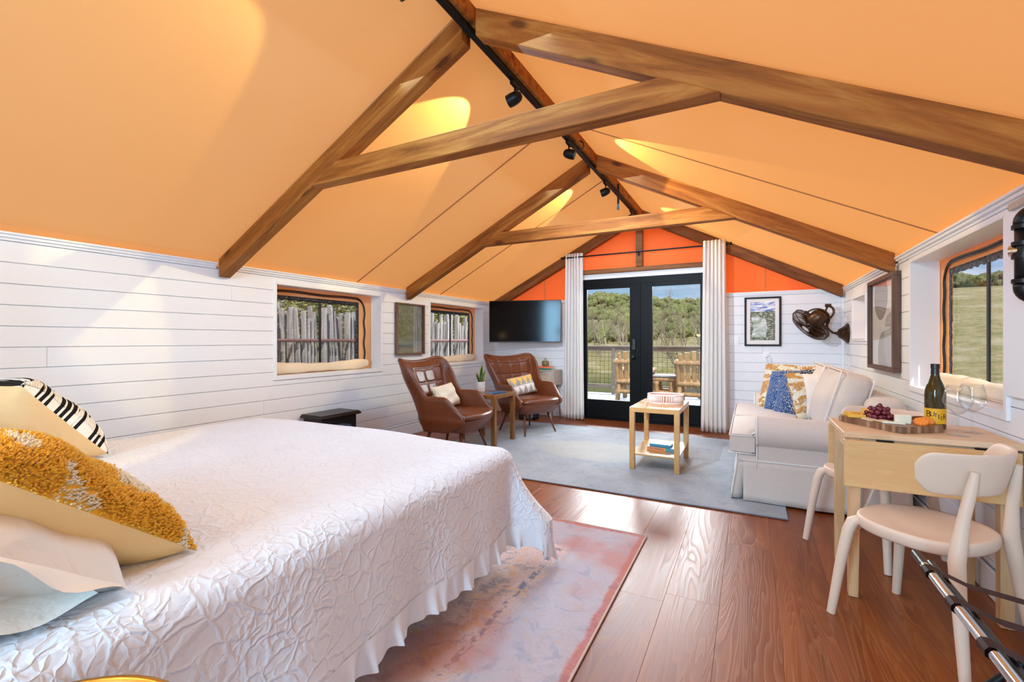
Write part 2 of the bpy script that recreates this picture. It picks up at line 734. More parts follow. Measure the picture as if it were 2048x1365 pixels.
base('baseboard_left', 'x', XL, 1, YF, YB - 0.017)
base('baseboard_right', 'x', XR, -1, YF, YB - 0.017)
base('baseboard_back', 'y', YB, -1, XL, DR[0] - 0.09)
base('baseboard_back', 'y', YB, -1, DR[1] + 0.09, XR)


def cap(name, axis, d, sgn, a0, a1):
    bm = NB()
    for (w, z0, z1) in ((0.010, 1.768, 1.80), (0.024, 1.785, 1.803), (0.034, 1.803, 1.817)):
        lo, hi = sorted((d - sgn * 0.1, d + sgn * w))
        if axis == 'x':
            box(bm, lo, hi, a0, a1, z0, z1, 0.002)
        else:
            box(bm, a0, a1, lo, hi, z0, z1, 0.002)
    fin(name, bm, M['trim'])['kind'] = 'structure'


for a, b in ((YF, 2.14), (2.25, 4.39), (4.50, 6.57)):
    cap('trim_1', 'x', XL, 1, a, b)
    cap('trim_2', 'x', XR, -1, a, b)
cap('trim_3', 'y', YB, -1, XL, DR[0] - 0.09)
cap('trim_4', 'y', YB, -1, DR[1] + 0.09, XR)
fin('trim_5', box(NB(), XR - 0.03, XR - 0.0005, YB - 0.03, YB - 0.0005, 0.13, 1.785, 0.003), M['trim'])['kind'] = 'structure'


# ================================================================== windows of clear vinyl set in the canvas
def window(num, xw, sgn, O, P, zip_y, near_low):
    """O: opening, P: pane (y0,y1,z0,z1)"""
    fx = lambda d: xw + sgn * d
    w = struct('window_%d' % num)
    ya, yb, za, zb = O
    fin('window_trim', ring_frame(NB(), ya, yb, za, zb, 0.026, -0.013, 0.004, fx, 0.002), M['trim'], w)
    bm = NB()
    lo, hi = sorted((fx(-0.012), fx(0.145)))
    box(bm, lo, hi, ya, ya + 0.004, za, zb); box(bm, lo, hi, yb - 0.004, yb, za, zb)
    box(bm, lo, hi, ya, yb, zb - 0.004, zb)
    fin('window_reveal', bm, M['trim'], w)
    bm = NB(); box(bm, lo, hi, ya, yb, za, za + 0.012, 0.002)
    fin('window_sill', bm, M['trim'], w)
    # canvas wall around the pane
    bm = NB()
    lo, hi = sorted((fx(0.150), fx(0.153)))
    Y0, Y1, Z0, Z1 = ya - 0.1, yb + 0.1, za - 0.1, zb + 0.1
    box(bm, lo, hi, Y0, P[0], Z0, Z1); box(bm, lo, hi, P[1], Y1, Z0, Z1)
    box(bm, lo, hi, P[0], P[1], Z0, P[2]); box(bm, lo, hi, P[0], P[1], P[3], Z1)
    fin('canvas_panel', bm, M['window_canvas'], w)
    # pane
    rp = random.Random(num)
    bm = NB()
    grid(bm, 14, 10, lambda u, v_: (fx(0.147 + 0.004 * math.sin(u * 9 + num) * math.sin(v_ * 7)), P[0] + u * (P[1] - P[0]), P[2] + v_ * (P[3] - P[2])))
    fin('clear_pane', bm, M['vinyl'], w, True)
    # black binding, wavy
    bm = NB()
    bw = 0.036
    n = 40

    def wob(t):
        return 0.004 * math.sin(t * 23 + num * 2) + 0.003 * math.sin(t * 51)
    for (p0, p1, inw) in (((P[0], P[2]), (P[1], P[2]), (0, 1)), ((P[0], P[3]), (P[1], P[3]), (0, -1)), ((P[0], P[2]), (P[0], P[3]), (1, 0)), ((P[1], P[2]), (P[1], P[3]), (-1, 0))):
        def f(u, v_, p0=p0, p1=p1, inw=inw):
            a = p0[0] + (p1[0] - p0[0]) * u
            b = p0[1] + (p1[1] - p0[1]) * u
            ww = bw + wob(u * 2 + a) if v_ > 0.5 else -0.006
            return (fx(0.140 - 0.003 * math.sin(v_ * PI) - 0.003 * abs(math.sin(u * 40))), a + inw[0] * ww, b + inw[1] * ww)
        grid(bm, n, 4, f)
    fin('pane_binding', bm, M['binding'], w, True)
    ym = (P[0] + P[1]) / 2
    lo, hi = sorted((fx(0.136), fx(0.1455)))
    bx('mullion', M['black'], w, lo, hi, ym - 0.014, ym + 0.014, P[2], P[3], 0.002)
    # zip running over the top and down the side
    for off in (0.0, 0.014):
        pts = []
        z_y0, z_y1, z_z0, z_z1, end = zip_y
        path = [(z_y0, z_z1 - 0.05), (z_y0 + 0.05, z_z1 - 0.012)]
        m = 16
        for i in range(m + 1):
            t = i / m
            path.append((z_y0 + 0.1 + (z_y1 - z_y0 - 0.22) * t, z_z1 + 0.004 * math.sin(t * 9)))
        for i in range(1, 8):
            a = PI / 2 * i / 7
            path.append((z_y1 - 0.12 + 0.12 * math.sin(a), z_z1 - 0.12 + 0.12 * math.cos(a)))
        for i in range(1, 15):
            t = i / 14
            path.append((z_y1 + 0.008 * math.sin(t * 17 + num), z_z1 - 0.12 - (z_z1 - 0.12 - z_z0) * t))
        if end:
            path = [((z_y0 + z_y1) - p[0], p[1]) for p in path]
        cy, cz = (z_y0 + z_y1) / 2, (z_z0 + z_z1) / 2
        pts = [(fx(0.138), p[0] + (off if p[0] > cy else -off) * (0.6 if abs(p[1] - z_z1) > 0.05 else 0), p[1] + off * (1 if p[1] > z_z1 - 0.06 else 0)) for p in path]
        bm = NB()
        tube(bm, pts, 0.0065, 6)
        fin('zip', bm, M['black'], w, True)
    # rolled flap
    y0, y1 = near_low
    bm = NB()

    def fr(u, v_):
        a = 2 * PI * v_
        r = 0.036 * (1 + 0.14 * math.sin(u * 8 + num) + 0.05 * math.sin(u * 31))
        r *= min(1, 0.72 + 2.5 * min(u, 1 - u) * 2)
        return (fx(0.098) - 0.9 * r * math.cos(a) * -sgn, y0 + (y1 - y0) * u, za + 0.064 + 0.014 * (2 * u - 1) ** 2 + r * 1.35 * math.sin(a))
    vs = grid(bm, 36, 15, fr)
    bmesh.ops.remove_doubles(bm, verts=bm.verts, dist=1e-5)
    bm.faces.new([q[0] for q in [vs[0]]][0:0]) if False else None
    fin('rolled_flap', bm, M['flap'], w, True)
    return w


window(1, XL, -1, W1, (2.74, 3.775, 0.90, 1.615), (2.69, 3.865, 0.90, 1.655, False), (2.68, 3.87))
window(2, XL, -1, W2, (5.06, 6.08, 0.90, 1.615), (5.00, 6.17, 0.90, 1.655, False), (4.92, 6.17))
window(3, XR, 1, W3, (2.84, 3.89, 0.93, 1.645), (2.79, 3.985, 0.93, 1.685, False), (2.80, 3.99))

# niche in the right wall
ni = struct('window_4')
fx = lambda d: XR + d
fin('window_trim', ring_frame(NB(), NI[0], NI[1], NI[2], NI[3], 0.022, -0.013, 0.004, fx, 0.002), M['trim'], ni)
bm = NB()
box(bm, XR, XR + 0.15, NI[0], NI[0] + .004, NI[2], NI[3]); box(bm, XR, XR + 0.15, NI[1] - .004, NI[1], NI[2], NI[3])
box(bm, XR, XR + 0.15, NI[0], NI[1], NI[3] - .004, NI[3]); box(bm, XR, XR + 0.15, NI[0], NI[1], NI[2], NI[2] + .004)
fin('window_reveal', bm, M['trim'], ni)
bx('canvas_panel', M['window_canvas'], ni, XR + .15, XR + .153, NI[0] - .05, NI[1] + .05, NI[2] - .05, NI[3] + .05, 0)

# ================================================================== canvas roof
ce = struct('ceiling')
ys = [YF - 0.1, -0.95, 0.61, 2.20, 3.65, 5.17, YB + 0.45]
for s in (-1, 1):
    xe = (XL - 0.3) if s < 0 else (XR + 0.3)
    for a, b in zip(ys, ys[1:]):
        bm = NB()
        grid(bm, 13, 9, lambda u, v_, a=a, b=b, s=s, xe=xe: (XC + (xe - XC) * u, a + (b - a) * v_, ZR - SL * abs(XC + (xe - XC) * u - XC)
             - 0.010 * math.sin(PI * min(1, u * 1.0)) * math.sin(PI * v_)))
        fin('canvas_panel', bm, M['canvas'], ce, True)
    for y in ys[1:-1]:
        bm = NB()
        xq = XL - 0.02 if s < 0 else XR + 0.02
        for dy in (-0.006, 0.006):
            tube(bm, [(XC + s * 0.05, y + dy + (0.07 if s > 0 else -0.05), roof_z(XC + 0.05) - 0.002), (xq, y + dy, roof_z(xq) - 0.002)], 0.0034, 5)
        fin('canvas_seam', bm, M['seam'], ce)

# gable canvas panels belong to the back wall
for poly in ([(XL - .1, 1.79), (DR[0] - .02, 1.79), (DR[0] - .02, roof_z(DR[0] - .02)), (XL - .1, roof_z(XL - .1))],
             [(DR[0] - .02, 2.13), (DR[1] + .02, 2.13), (DR[1] + .02, roof_z(DR[1] + .02)), (XC, ZR), (DR[0] - .02, roof_z(DR[0] - .02))],
             [(DR[1] + .02, 1.79), (XR + .1, 1.79), (XR + .1, roof_z(XR + .1)), (DR[1] + .02, roof_z(DR[1] + .02))]):
    pyd('gable_canvas', [(p[0], YB + 0.02, p[1]) for p in poly], [tuple(range(len(poly)))], M['gable'], wb)
for x in (-2.907, 0.171):
    bm = NB()
    tube(bm, [(x, YB + 0.014, 1.80), (x, YB + 0.014, roof_z(x))], 0.006, 5)
    fin('canvas_seam', bm, M['seam'], wb)


# ================================================================== timber frame
def timber(name, poly, y0, y1, ang, mat, parent, bev=0.003):
    ca, sa = math.cos(ang), math.sin(ang)
    ox, oz = poly[0]
    loc = [((p[0] - ox) * ca + (p[1] - oz) * sa, -(p[0] - ox) * sa + (p[1] - oz) * ca) for p in poly]
    ym = (y0 + y1) / 2
    bm = prism(NB(), loc, 'y', y0 - ym, y1 - ym, bev)
    return fin(name, bm, mat, parent, loc=(ox, ym, oz), rot=(0, -ang, 0))


def truss(yn, label, collar=True, mat='beam'):
    t = thing('roof_truss', label, 'roof truss')
    A = math.atan(SL)
    D = 0.153
    for s in (-1, 1):
        xe = -3.785 if s < 0 else 0.975
        xi = XC + s * 0.045
        zt = lambda x: roof_z(x) - 0.012
        poly = [(xi, zt(xi)), (xe, zt(xe)), (xe, zt(xe) - D + .006), (xi, zt(xi) - D)]
        timber('rafter', poly if s > 0 else poly[::-1], yn, yn + 0.092, -s * A, M[mat], t)
    if collar:
        zb, zt2 = 2.256, 2.384
        xb = (ZR - 0.012 - D - zb) / SL
        xt = (ZR - 0.012 - D - zt2) / SL
        timber('collar_beam', [(XC - xb, zb), (XC + xb, zb), (XC + xt, zt2), (XC - xt, zt2)], yn - 0.014, yn + 0.078, 0, M[mat], t)
    return t


truss(2.15, 'nearest brown cedar roof truss with a collar beam across the canvas ceiling')
truss(4.40, 'middle cedar roof truss with a collar beam, above the two leather armchairs')
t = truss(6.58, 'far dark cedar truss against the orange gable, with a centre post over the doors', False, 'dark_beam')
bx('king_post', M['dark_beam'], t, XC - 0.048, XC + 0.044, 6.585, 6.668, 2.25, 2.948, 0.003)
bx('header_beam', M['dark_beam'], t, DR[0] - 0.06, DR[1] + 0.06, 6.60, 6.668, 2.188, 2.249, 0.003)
rb = tag(timber('ridge_beam', [(XC - 0.044, 2.952), (XC + 0.044, 2.952), (XC + 0.044, 3.05), (XC - 0.044, 3.05)], YF, 6.575, 0, M['beam'], None),
         'long cedar ridge beam carrying the black lighting track along the roof peak', 'beam')

# lighting track and its heads
bm = NB()
box(bm, XC - 0.019, XC + 0.019, -0.3, 6.35, 2.922, 2.951, 0.002)
box(bm, XC - 0.012, XC - 0.004, -0.29, 6.34, 2.9205, 2.923); box(bm, XC + 0.004, XC + 0.012, -0.29, 6.34, 2.9205, 2.923)
tag(fin('lighting_track', bm, M['black_metal']), 'straight black lighting track fixed under the ridge beam', 'lighting track')


def track_head(y, aim, label, energy, lit=True, angle=62):
    base_p = Vector((XC, y, 2.92))
    t = thing('track_spotlight', label, 'spotlight', base_p, group='black spotlights on the ridge track')
    bx('track_adapter', M['black_metal'], t, -0.014, 0.014, -0.05, 0.05, -0.026, 0.001, 0.003)
    bm = NB(); tube(bm, [(0, 0, -0.02), (0, 0, -0.085)], 0.007, 8)
    fin('stem', bm, M['black_metal'], t, True)
    c = Vector((0, 0, -0.10))
    d = (Vector(aim) - base_p - c).normalized()
    mt = basis(c, d.orthogonal(), d)
    prof = [(0, -0.052), (0.018, -0.048), (0.032, -0.035), (0.040, -0.012), (0.043, 0.02), (0.041, 0.052), (0.038, 0.053), (0.036, 0.03), (0, 0.028)]
    fin('lamp_shade', lathe(NB(), prof, 20, mt), M['black_metal'], t, True, angle=40)
    bm = NB(); lathe(bm, [(0, 0.034), (0.034, 0.034)], 18, mt)
    fin('lens', bm, M['lens'], t, True)
    lo = base_p + c + d * 0.056
    lamp('track_lamp', 'SPOT', lo, energy, (1.0, 0.78, 0.30), target=aim, spot_size=R(angle), spot_blend=0.12, shadow_soft_size=0.008)


track_head(1.63, (-2.6, 0.9, 1.9), 'black track spotlight nearest the bed, at the top edge of the view', 60)
track_head(2.72, (-2.42, 2.66, 2.52), 'black track spotlight just before the near collar beam, turned left', 85)
track_head(3.75, (-0.30, 4.02, 2.46), 'black track spotlight with its lit lens showing, behind the near collar beam', 85)
track_head(4.89, (-2.45, 4.80, 2.50), 'black track spotlight before the far collar beam, turned left', 85)
track_head(6.10, (-0.35, 5.95, 2.46), 'smallest black track spotlight, beside the gable post', 65)
s = thing('hanging_strap', 'short black strap hanging from the ridge beam near the gable', 'strap', (XC + 0.062, 5.19, 2.96))
bx('strap', M['black'], s, -0.012, 0.012, -0.004, 0.004, -0.24, 0.03, 0.001)
bx('strap_end', M['black'], s, -0.016, 0.016, -0.006, 0.006, -0.27, -0.235, 0.002)
s = thing('ceiling_hook', 'small black hook on the ridge beam behind the near collar beam', 'hook', (XC + 0.05, 3.90, 2.96))
bm = NB(); tube(bm, [(0, 0, 0.02), (0.03, 0, 0.0), (0.035, 0, -0.04), (0.0, 0, -0.06), (-0.02, 0, -0.04)], 0.006, 6)
fin('hook_arm', bm, M['black'], s, True)

# ================================================================== french doors
M['door'] = plain('black_door_paint', '#05080a', 0.45, spec=0.15)
trm = struct('door_1')
bm = NB()
box(bm, DR[0] - 0.09, DR[0], YB - 0.014, YB + 0.14, 0.001, 2.188, 0.003); box(bm, DR[1], DR[1] + 0.09, YB - 0.014, YB + 0.14, 0.001, 2.188, 0.003)
box(bm, DR[0] - 0.09, DR[1] + 0.09, YB - 0.016, YB + 0.14, 2.112, 2.188, 0.003)
fin('door_casing', bm, M['trim'], trm)
bm = NB()
box(bm, DR[0], DR[1], YB - 0.002, YB + 0.12, 2.02, 2.112); box(bm, DR[0], DR[0] + 0.035, YB, YB + 0.12, 0, 2.05); box(bm, DR[1] - 0.035, DR[1], YB, YB + 0.12, 0, 2.05)
box(bm, DR[0], DR[1], YB - 0.005, YB + 0.14, 0.001, 0.03)
fin('door_frame', bm, M['door'], trm)


def leaf(x0, x1, gx0, gx1, label_num):
    bm = NB()
    y0, y1 = YB + 0.004, YB + 0.048
    z0, z1, g0, g1 = 0.032, 2.05, 0.30, 1.965
    box(bm, x0, gx0, y0, y1, z0, z1, 0.003); box(bm, gx1, x1, y0, y1, z0, z1, 0.003)
    box(bm, gx0 - .001, gx1 + .001, y0, y1, z0, g0, 0.003); box(bm, gx0 - .001, gx1 + .001, y0, y1, g1, z1, 0.003)
    o = fin('door_leaf', bm, M['door'], trm)
    fin('glass_pane', box(NB(), gx0, gx1, y0 + .018, y0 + .024, g0, g1), M['glass'], o)
    fin('glazing_bead', ring_frame(NB(), 0, 1, 0, 1, 0.01, 0, 0.01, lambda d: d), M['door'], o) if False else None
    return o


l1 = leaf(-2.325, -1.423, -2.205, -1.555, 1)
l2 = leaf(-1.419, -0.495, -1.235, -0.60, 2)
kp = fin('keypad_lock', box(NB(), -1.525, -1.465, YB - 0.022, YB + 0.004, 1.045, 1.215, 0.012, 3), M['black'], l1)
bm = NB(); lathe(bm, [(0, 0), (0.028, 0), (0.028, 0.012), (0.012, 0.016), (0.012, 0.04), (0.027, 0.048), (0.03, 0.062), (0.02, 0.074), (0, 0.076)], 18, basis((-1.495, YB + 0.003, 0.95), (1, 0, 0), (0, -1, 0)))
fin('door_knob', bm, M['black'], l1, True)
bx('astragal', M['door'], l2, -1.425, -1.400, YB - 0.008, YB + 0.004, 0.04, 2.02, 0.002)

# ================================================================== soft things
k = N('linen_upholstery')
wv = k.noise(k.coord('Object', (420, 420, 420)), 1.0, 3, 0.7)
sl = k.noise(k.coord('Object', (40, 90, 90)), 1.0, 3, 0.6)
M['linen'] = k.pbr(k.mix(k.math('MULTIPLY', k.math('ADD', wv, sl), 0.5), '#cbbcae', '#e3d9d1'), 0.85, spec=0.2, sheen=0.25, normal=k.bump(k.math('ADD', wv, sl), 0.25, 0.002))
M['linen_piping'] = plain('linen_piping', '#e9e2dc', 0.8)
k = N('white_sheet')
cr_ = k.noise(k.coord('Object', (3, 3, 3)), 2.2, 4, 0.5, 0.8)
M['sheet'] = k.pbr('#e6e0d8', 0.75, spec=0.2, normal=k.bump(cr_, 0.5, 0.03), sheen=0.1)
k = N('cream_pillow_back')
cr_ = k.noise(k.coord('Object', (4, 4, 4)), 2.0, 4, 0.5, 0.8)
M['cream_back'] = k.pbr('#f0cf94', 0.75, spec=0.2, normal=k.bump(cr_, 0.3, 0.02))
k = N('tan_pillow_back')
cr_ = k.noise(k.coord('Object', (4, 4, 4)), 2.0, 4, 0.5, 0.8)
M['tan_back'] = k.pbr('#efc791', 0.75, spec=0.2, normal=k.bump(cr_, 0.3, 0.02))
M['gold_shag'] = N('gold_shag')
kk = M['gold_shag']
M['gold_shag'] = kk.pbr(kk.mix(kk.noise(kk.coord('Object'), 22, 3), '#eba41a', '#ffcb45'), 0.85, spec=0.15, sheen=0.3)
M['ochre_shag'] = N('ochre_shag')
kk = M['ochre_shag']
M['ochre_shag'] = kk.pbr(kk.mix(kk.noise(kk.coord('Object'), 22, 3), '#c98a33', '#e8ae5c'), 0.85, spec=0.15, sheen=0.3)
M['ivory_shag'] = plain('ivory_shag', '#f4e6c8', 0.85)

# matelasse bedspread: raised vines and puckers
k = N('matelasse_bedspread')
v = k.coord('UV')
wn = k.n('ShaderNodeTexNoise')
k.put(wn.inputs['Vector'], v)
wn.inputs['Scale'].default_value = 9.0
wn.inputs['Detail'].default_value = 3
sub_ = k.n('ShaderNodeVectorMath', operation='MULTIPLY_ADD')
k.put(sub_.inputs[0], wn.outputs['Color'])
sub_.inputs[1].default_value = (0.10, 0.10, 0.0)
k.put(sub_.inputs[2], v)
vw = sub_.outputs[0]
e1 = k.voro(vw, 17, 'DISTANCE_TO_EDGE')
e2 = k.voro(vw, 36, 'DISTANCE_TO_EDGE')
e3 = k.voro(vw, 70, 'F1')
l1 = k.ramp(e1, [(0.0, (1, 1, 1)), (0.05, (0.8, 0.8, 0.8)), (0.11, (0.1, 0.1, 0.1)), (0.2, (0, 0, 0))])
l2 = k.ramp(e2, [(0.0, (1, 1, 1)), (0.10, (0.5, 0.5, 0.5)), (0.26, (0, 0, 0))])
zone = k.ramp(k.noise(v, 3.4, 2), [(0.32, (0, 0, 0)), (0.6, (1, 1, 1))])
h = k.math('ADD', k.math('MULTIPLY', l1, 0.8), k.math('MULTIPLY', k.math('MULTIPLY', l2, 0.75), zone))
h = k.math('ADD', h, k.math('MULTIPLY', e3, 0.10))
h = k.math('ADD', h, k.math('MULTIPLY', k.noise(v, 60, 3), 0.18))
M['bedspread'] = k.pbr('#e3e4e9', 0.7, spec=0.2, normal=k.bump(h, 0.7, 0.0045), sheen=0.15)
k = N('bedspread_ruffle')
M['ruffle'] = k.pbr('#e3e4e8', 0.7, spec=0.2)


def pillow_pts(w, h, t, n=22, pinch=0.05, seed=0, wr=0.006):
    """front and back vertex grids of a stuffed pillow, local x width, y height, +z front"""
    r = random.Random(seed)
    ph = [r.random() * 6.28 for _ in range(6)]
    F, B = [], []
    for i in range(n):
        for j in range(n):
            u = -1 + 2 * i / (n - 1)
            v = -1 + 2 * j / (n - 1)
            u = math.sin(u * PI / 2) * 0.5 + u * 0.5
            v = math.sin(v * PI / 2) * 0.5 + v * 0.5
            x = u * w / 2 * (1 - pinch * (1 - v * v))
            y = v * h / 2 * (1 - pinch * (1 - u * u))
            e = max(0.0, (1 - u ** 4) * (1 - v ** 4))
            z = t / 2 * e ** 0.55
            q = wr * (math.sin(u * 5 + ph[0] + v * 3) + math.sin(v * 7 + ph[1] - u * 2)) * e ** 0.4
            # seam puckers
            ed = max(abs(u), abs(v))
            pk = 0.004 * math.sin((math.atan2(v, u)) * 46 + ph[2]) * max(0, (ed - 0.55) / 0.45) * e ** 0.5
            F.append((x, y, z + q + pk))
            B.append((x, y, -z + q * 0.7 - pk))
    return F, B, n


def quads(n, off=0, flip=False):
    out = []
    for i in range(n - 1):
        for j in range(n - 1):
            q = (off + i * n + j, off + (i + 1) * n + j, off + (i + 1) * n + j + 1, off + i * n + j + 1)
            out.append(q[::-1] if flip else q)
    return out


def face_tufts(name, mat, parent, F, n, keep, count, ln, rd, seed, spread=0.5):
    """short yarn tufts standing on the front grid where keep(u, v, rnd) holds"""
    r = random.Random(seed)
    V, Fc = [], []
    for _ in range(count):
        fi, fj = r.random() * (n - 1), r.random() * (n - 1)
        if not keep(2 * fi / (n - 1) - 1, 2 * fj / (n - 1) - 1, r.random()):
            continue
        i, j = min(int(fi), n - 2), min(int(fj), n - 2)
        a, b = fi - i, fj - j
        P00, P10, P01, P11 = (Vector(F[i * n + j]), Vector(F[(i + 1) * n + j]), Vector(F[i * n + j + 1]), Vector(F[(i + 1) * n + j + 1]))
        p = P00 * (1 - a) * (1 - b) + P10 * a * (1 - b) + P01 * (1 - a) * b + P11 * a * b
        nn = (P10 - P00).cross(P01 - P00)
        if nn.length < 1e-9:
            continue
        nn.normalize()
        d = (nn + Vector((r.uniform(-1, 1), r.uniform(-1, 1), r.uniform(-1, 1))) * spread).normalized()
        s, q = frame_at(d)
        L = ln * r.uniform(0.7, 1.25)
        k0 = len(V)
        for m in range(3):
            A = 2 * PI * m / 3
            V.append(p + (s * math.cos(A) + q * math.sin(A)) * rd * 0.7 - d * 0.003)
        for m in range(3):
            A = 2 * PI * m / 3 + 0.5
            V.append(p + (s * math.cos(A) + q * math.sin(A)) * rd + d * L * 0.75)
        V.append(p + d * L)
        for m in range(3):
            m2 = (m + 1) % 3
            Fc += [(k0 + m, k0 + m2, k0 + 3 + m2, k0 + 3 + m), (k0 + 3 + m, k0 + 3 + m2, k0 + 6)]
    o = pyd(name, V, Fc, mat, parent, True)
    o['kind'] = 'stuff'
    return o


def pillow(name, label, cat, mtx, w, h, t, front, back, group=None, **kw):
    th = thing(name, label, cat, group=group)
    th.matrix_world = mtx
    F, B, n = pillow_pts(w, h, t, **kw)
    pyd('pillow_front', F, quads(n), front, th, True)
    pyd('pillow_back', B, quads(n, flip=True), back, th, True)
    return th, F, n


# ------------------------------------------------------------------ bed
BX0, BX1, BY0, BY1, BZ = -3.02, -1.13, 0.06, 1.985, 0.655
bed = thing('bed', 'king bed with wooden legs under the white bedspread', 'bed', (0, 0, 0))
M['bed_wood'] = wood('bed_wood', ['#4a2512', '#7a4220', '#8f552e'], 0.5)
fin('mattress', box(NB(), BX0 + .03, BX1 - .03, BY0, BY1 - .03, 0.33, 0.63, 0.05, 3), M['sheet'], bed, True)
bx('bed_frame', M['bed_wood'], bed, BX0 + .05, BX1 - .05, BY0, BY1 - .05, 0.18, 0.33, 0.01)
bx('headboard', M['bed_wood'], bed, BX0, BX1, BY0 - 0.20, BY0 - .14, 0.2, 1.0, 0.01)
for x_ in (BX0 + .10, BX1 - .10):
    for y_ in (BY0 + .08, BY1 + 0.05):
        bx('bed_leg', M['bed_wood'], bed, x_ - .03, x_ + .03, y_ - .03, y_ + .03, 0.012, 0.19, 0.004)

spread = thing('bedspread', 'white textured floral bedspread with a ruffled hem draped over the bed', 'bedspread', (0, 0, 0))
Wc, Dc = BX1 - BX0, BY1 - BY0
RR = 0.075


def drape(a, b, extra=0.0):
    """a across the bed from the left edge, b from the head; returns world point of the cloth"""
    dx = a - Wc if a > Wc else (a if a < 0 else 0.0)
    dy = b - Dc if b > Dc else 0.0
    d = math.hypot(dx, dy)
    px = BX0 + min(max(a, 0), Wc)
    py = BY0 + min(b, Dc)
    z = BZ + 0.012 * math.sin(PI * min(max(a / Wc, 0), 1)) + 0.003 * math.sin(a * 7 + b * 3) + 0.003 * math.sin(b * 9 - a * 4)
    if d < 1e-6:
        return Vector((px, py, z))
    ux, uy = dx / d, dy / d
    if d < RR * PI / 2:
        ho, dn = RR * math.sin(d / RR), RR * (1 - math.cos(d / RR))
    else:
        q = d - RR * PI / 2
        ho, dn = RR + 0.05 * q, RR + q
    L = 0.45
    f = min(1, d / L)
    phi = math.atan2(abs(uy), abs(ux))
    corner = math.sin(2 * phi) ** 2
    tang = (b if abs(ux) > abs(uy) else a)
    ho += f * f * (0.014 * math.sin(tang * 8.5 + 1) + 0.008 * math.sin(tang * 19)) * (1 - corner)
    ho += corner * (0.20 * f * f + 0.012 * math.sin(phi * 9) * f)
    fold = 0.035 * f * corner * math.sin(phi * 7.0 + 0.6)
    tx, ty = -uy, ux
    dn *= 1 - 0.07 * corner
    return Vector((px + ux * ho + tx * fold, py + uy * ho + ty * fold, max(0.03, z - dn)))


LX, LY = 0.44, 0.44
na, nb_ = 150, 150


def spaced(lo, a, b, hi, n1, n2):
    return list(np.linspace(lo, a, n1, endpoint=False)) + list(np.linspace(a, b, n2, endpoint=False)) + list(np.linspace(b, hi, n1 + 1))


As = spaced(-0.36, -0.0, Wc, Wc + LX, 36, 90)
Bs = list(np.linspace(0, Dc, 96, endpoint=False)) + list(np.linspace(Dc, Dc + LY, 37))
V = [drape(a, b) for a in As for b in Bs]
nB = len(Bs)
Fq = [(i * nB + j, (i + 1) * nB + j, (i + 1) * nB + j + 1, i * nB + j + 1) for i in range(len(As) - 1) for j in range(nB - 1)]
o = pyd('cover', V, Fq, M['bedspread'], spread, True)
uvl = o.data.uv_layers.new(name='UVMap')
li = np.empty(len(o.data.loops), dtype=np.int32)
o.data.loops.foreach_get('vertex_index', li)
AB = np.array([(a, b) for a in As for b in Bs], dtype=np.float32)
uvl.data.foreach_set('uv', AB[li].ravel())
# ruffle along the hem
Vr, Fr = [], []
path = []
m = 620
tot = Dc + LY + 0 + (Wc + LX) + 0.36
seg1 = Dc + LY
for i in range(m + 1):
    s_ = i / m * (Dc + LY * 0.0) if False else None
pts_e = []
for b in np.linspace(0.0, Dc, 330):
    pts_e.append(((Wc + LX, b), (1, 0)))
for q in np.linspace(0, 1, 60)[1:-1]:
    # round the cloth corner off
    an = q * PI / 2
    r_ = LX
    ca_, sa_ = math.cos(an), math.sin(an)
    kx = 1 / max(ca_, sa_)
    kk_ = 0.82 * kx + 0.18
    pts_e.append(((Wc + r_ * ca_ * kx, Dc + r_ * sa_ * kx), (ca_, sa_)))
for a in np.linspace(Wc, -0.3, 300):
    pts_e.append(((a, Dc + LY), (0, 1)))
ne = 7
arc = 0.0
for i, ((a, b), (ox, oy)) in enumerate(pts_e):
    if i:
        arc += math.hypot(a - pts_e[i - 1][0][0], b - pts_e[i - 1][0][1])
    tt = Vector((pts_e[min(i + 1, len(pts_e) - 1)][0][0] - pts_e[max(i - 1, 0)][0][0], pts_e[min(i + 1, len(pts_e) - 1)][0][1] - pts_e[max(i - 1, 0)][0][1], 0))
    for j in range(ne):
        e = j / (ne - 1)
        q_ = -0.012 + 0.100 * e
        p = drape(a + ox * q_, b + oy * q_) + Vector((ox, oy, 0)) * 0.0025
        wv_ = (math.sin(arc * 44 + 2.6 * math.sin(arc * 7)) + 0.5 * math.sin(arc * 97 + 1)) * 0.016 * e ** 0.9
        hx = p + Vector((ox, oy, 0)) * wv_ + (tt.normalized() if tt.length else Vector()) * 0.012 * e * math.cos(arc * 44 + 2.6 * math.sin(arc * 7))
        hx.z += 0.006 * e * math.sin(arc * 31)
        hx.z = max(0.018, hx.z)
        Vr.append(hx)
for i in range(len(pts_e) - 1):
    for j in range(ne - 1):
        Fr.append((i * ne + j, (i + 1) * ne + j, (i + 1) * ne + j + 1, i * ne + j + 1))
pyd('ruffle', Vr, Fr, M['ruffle'], spread, True)

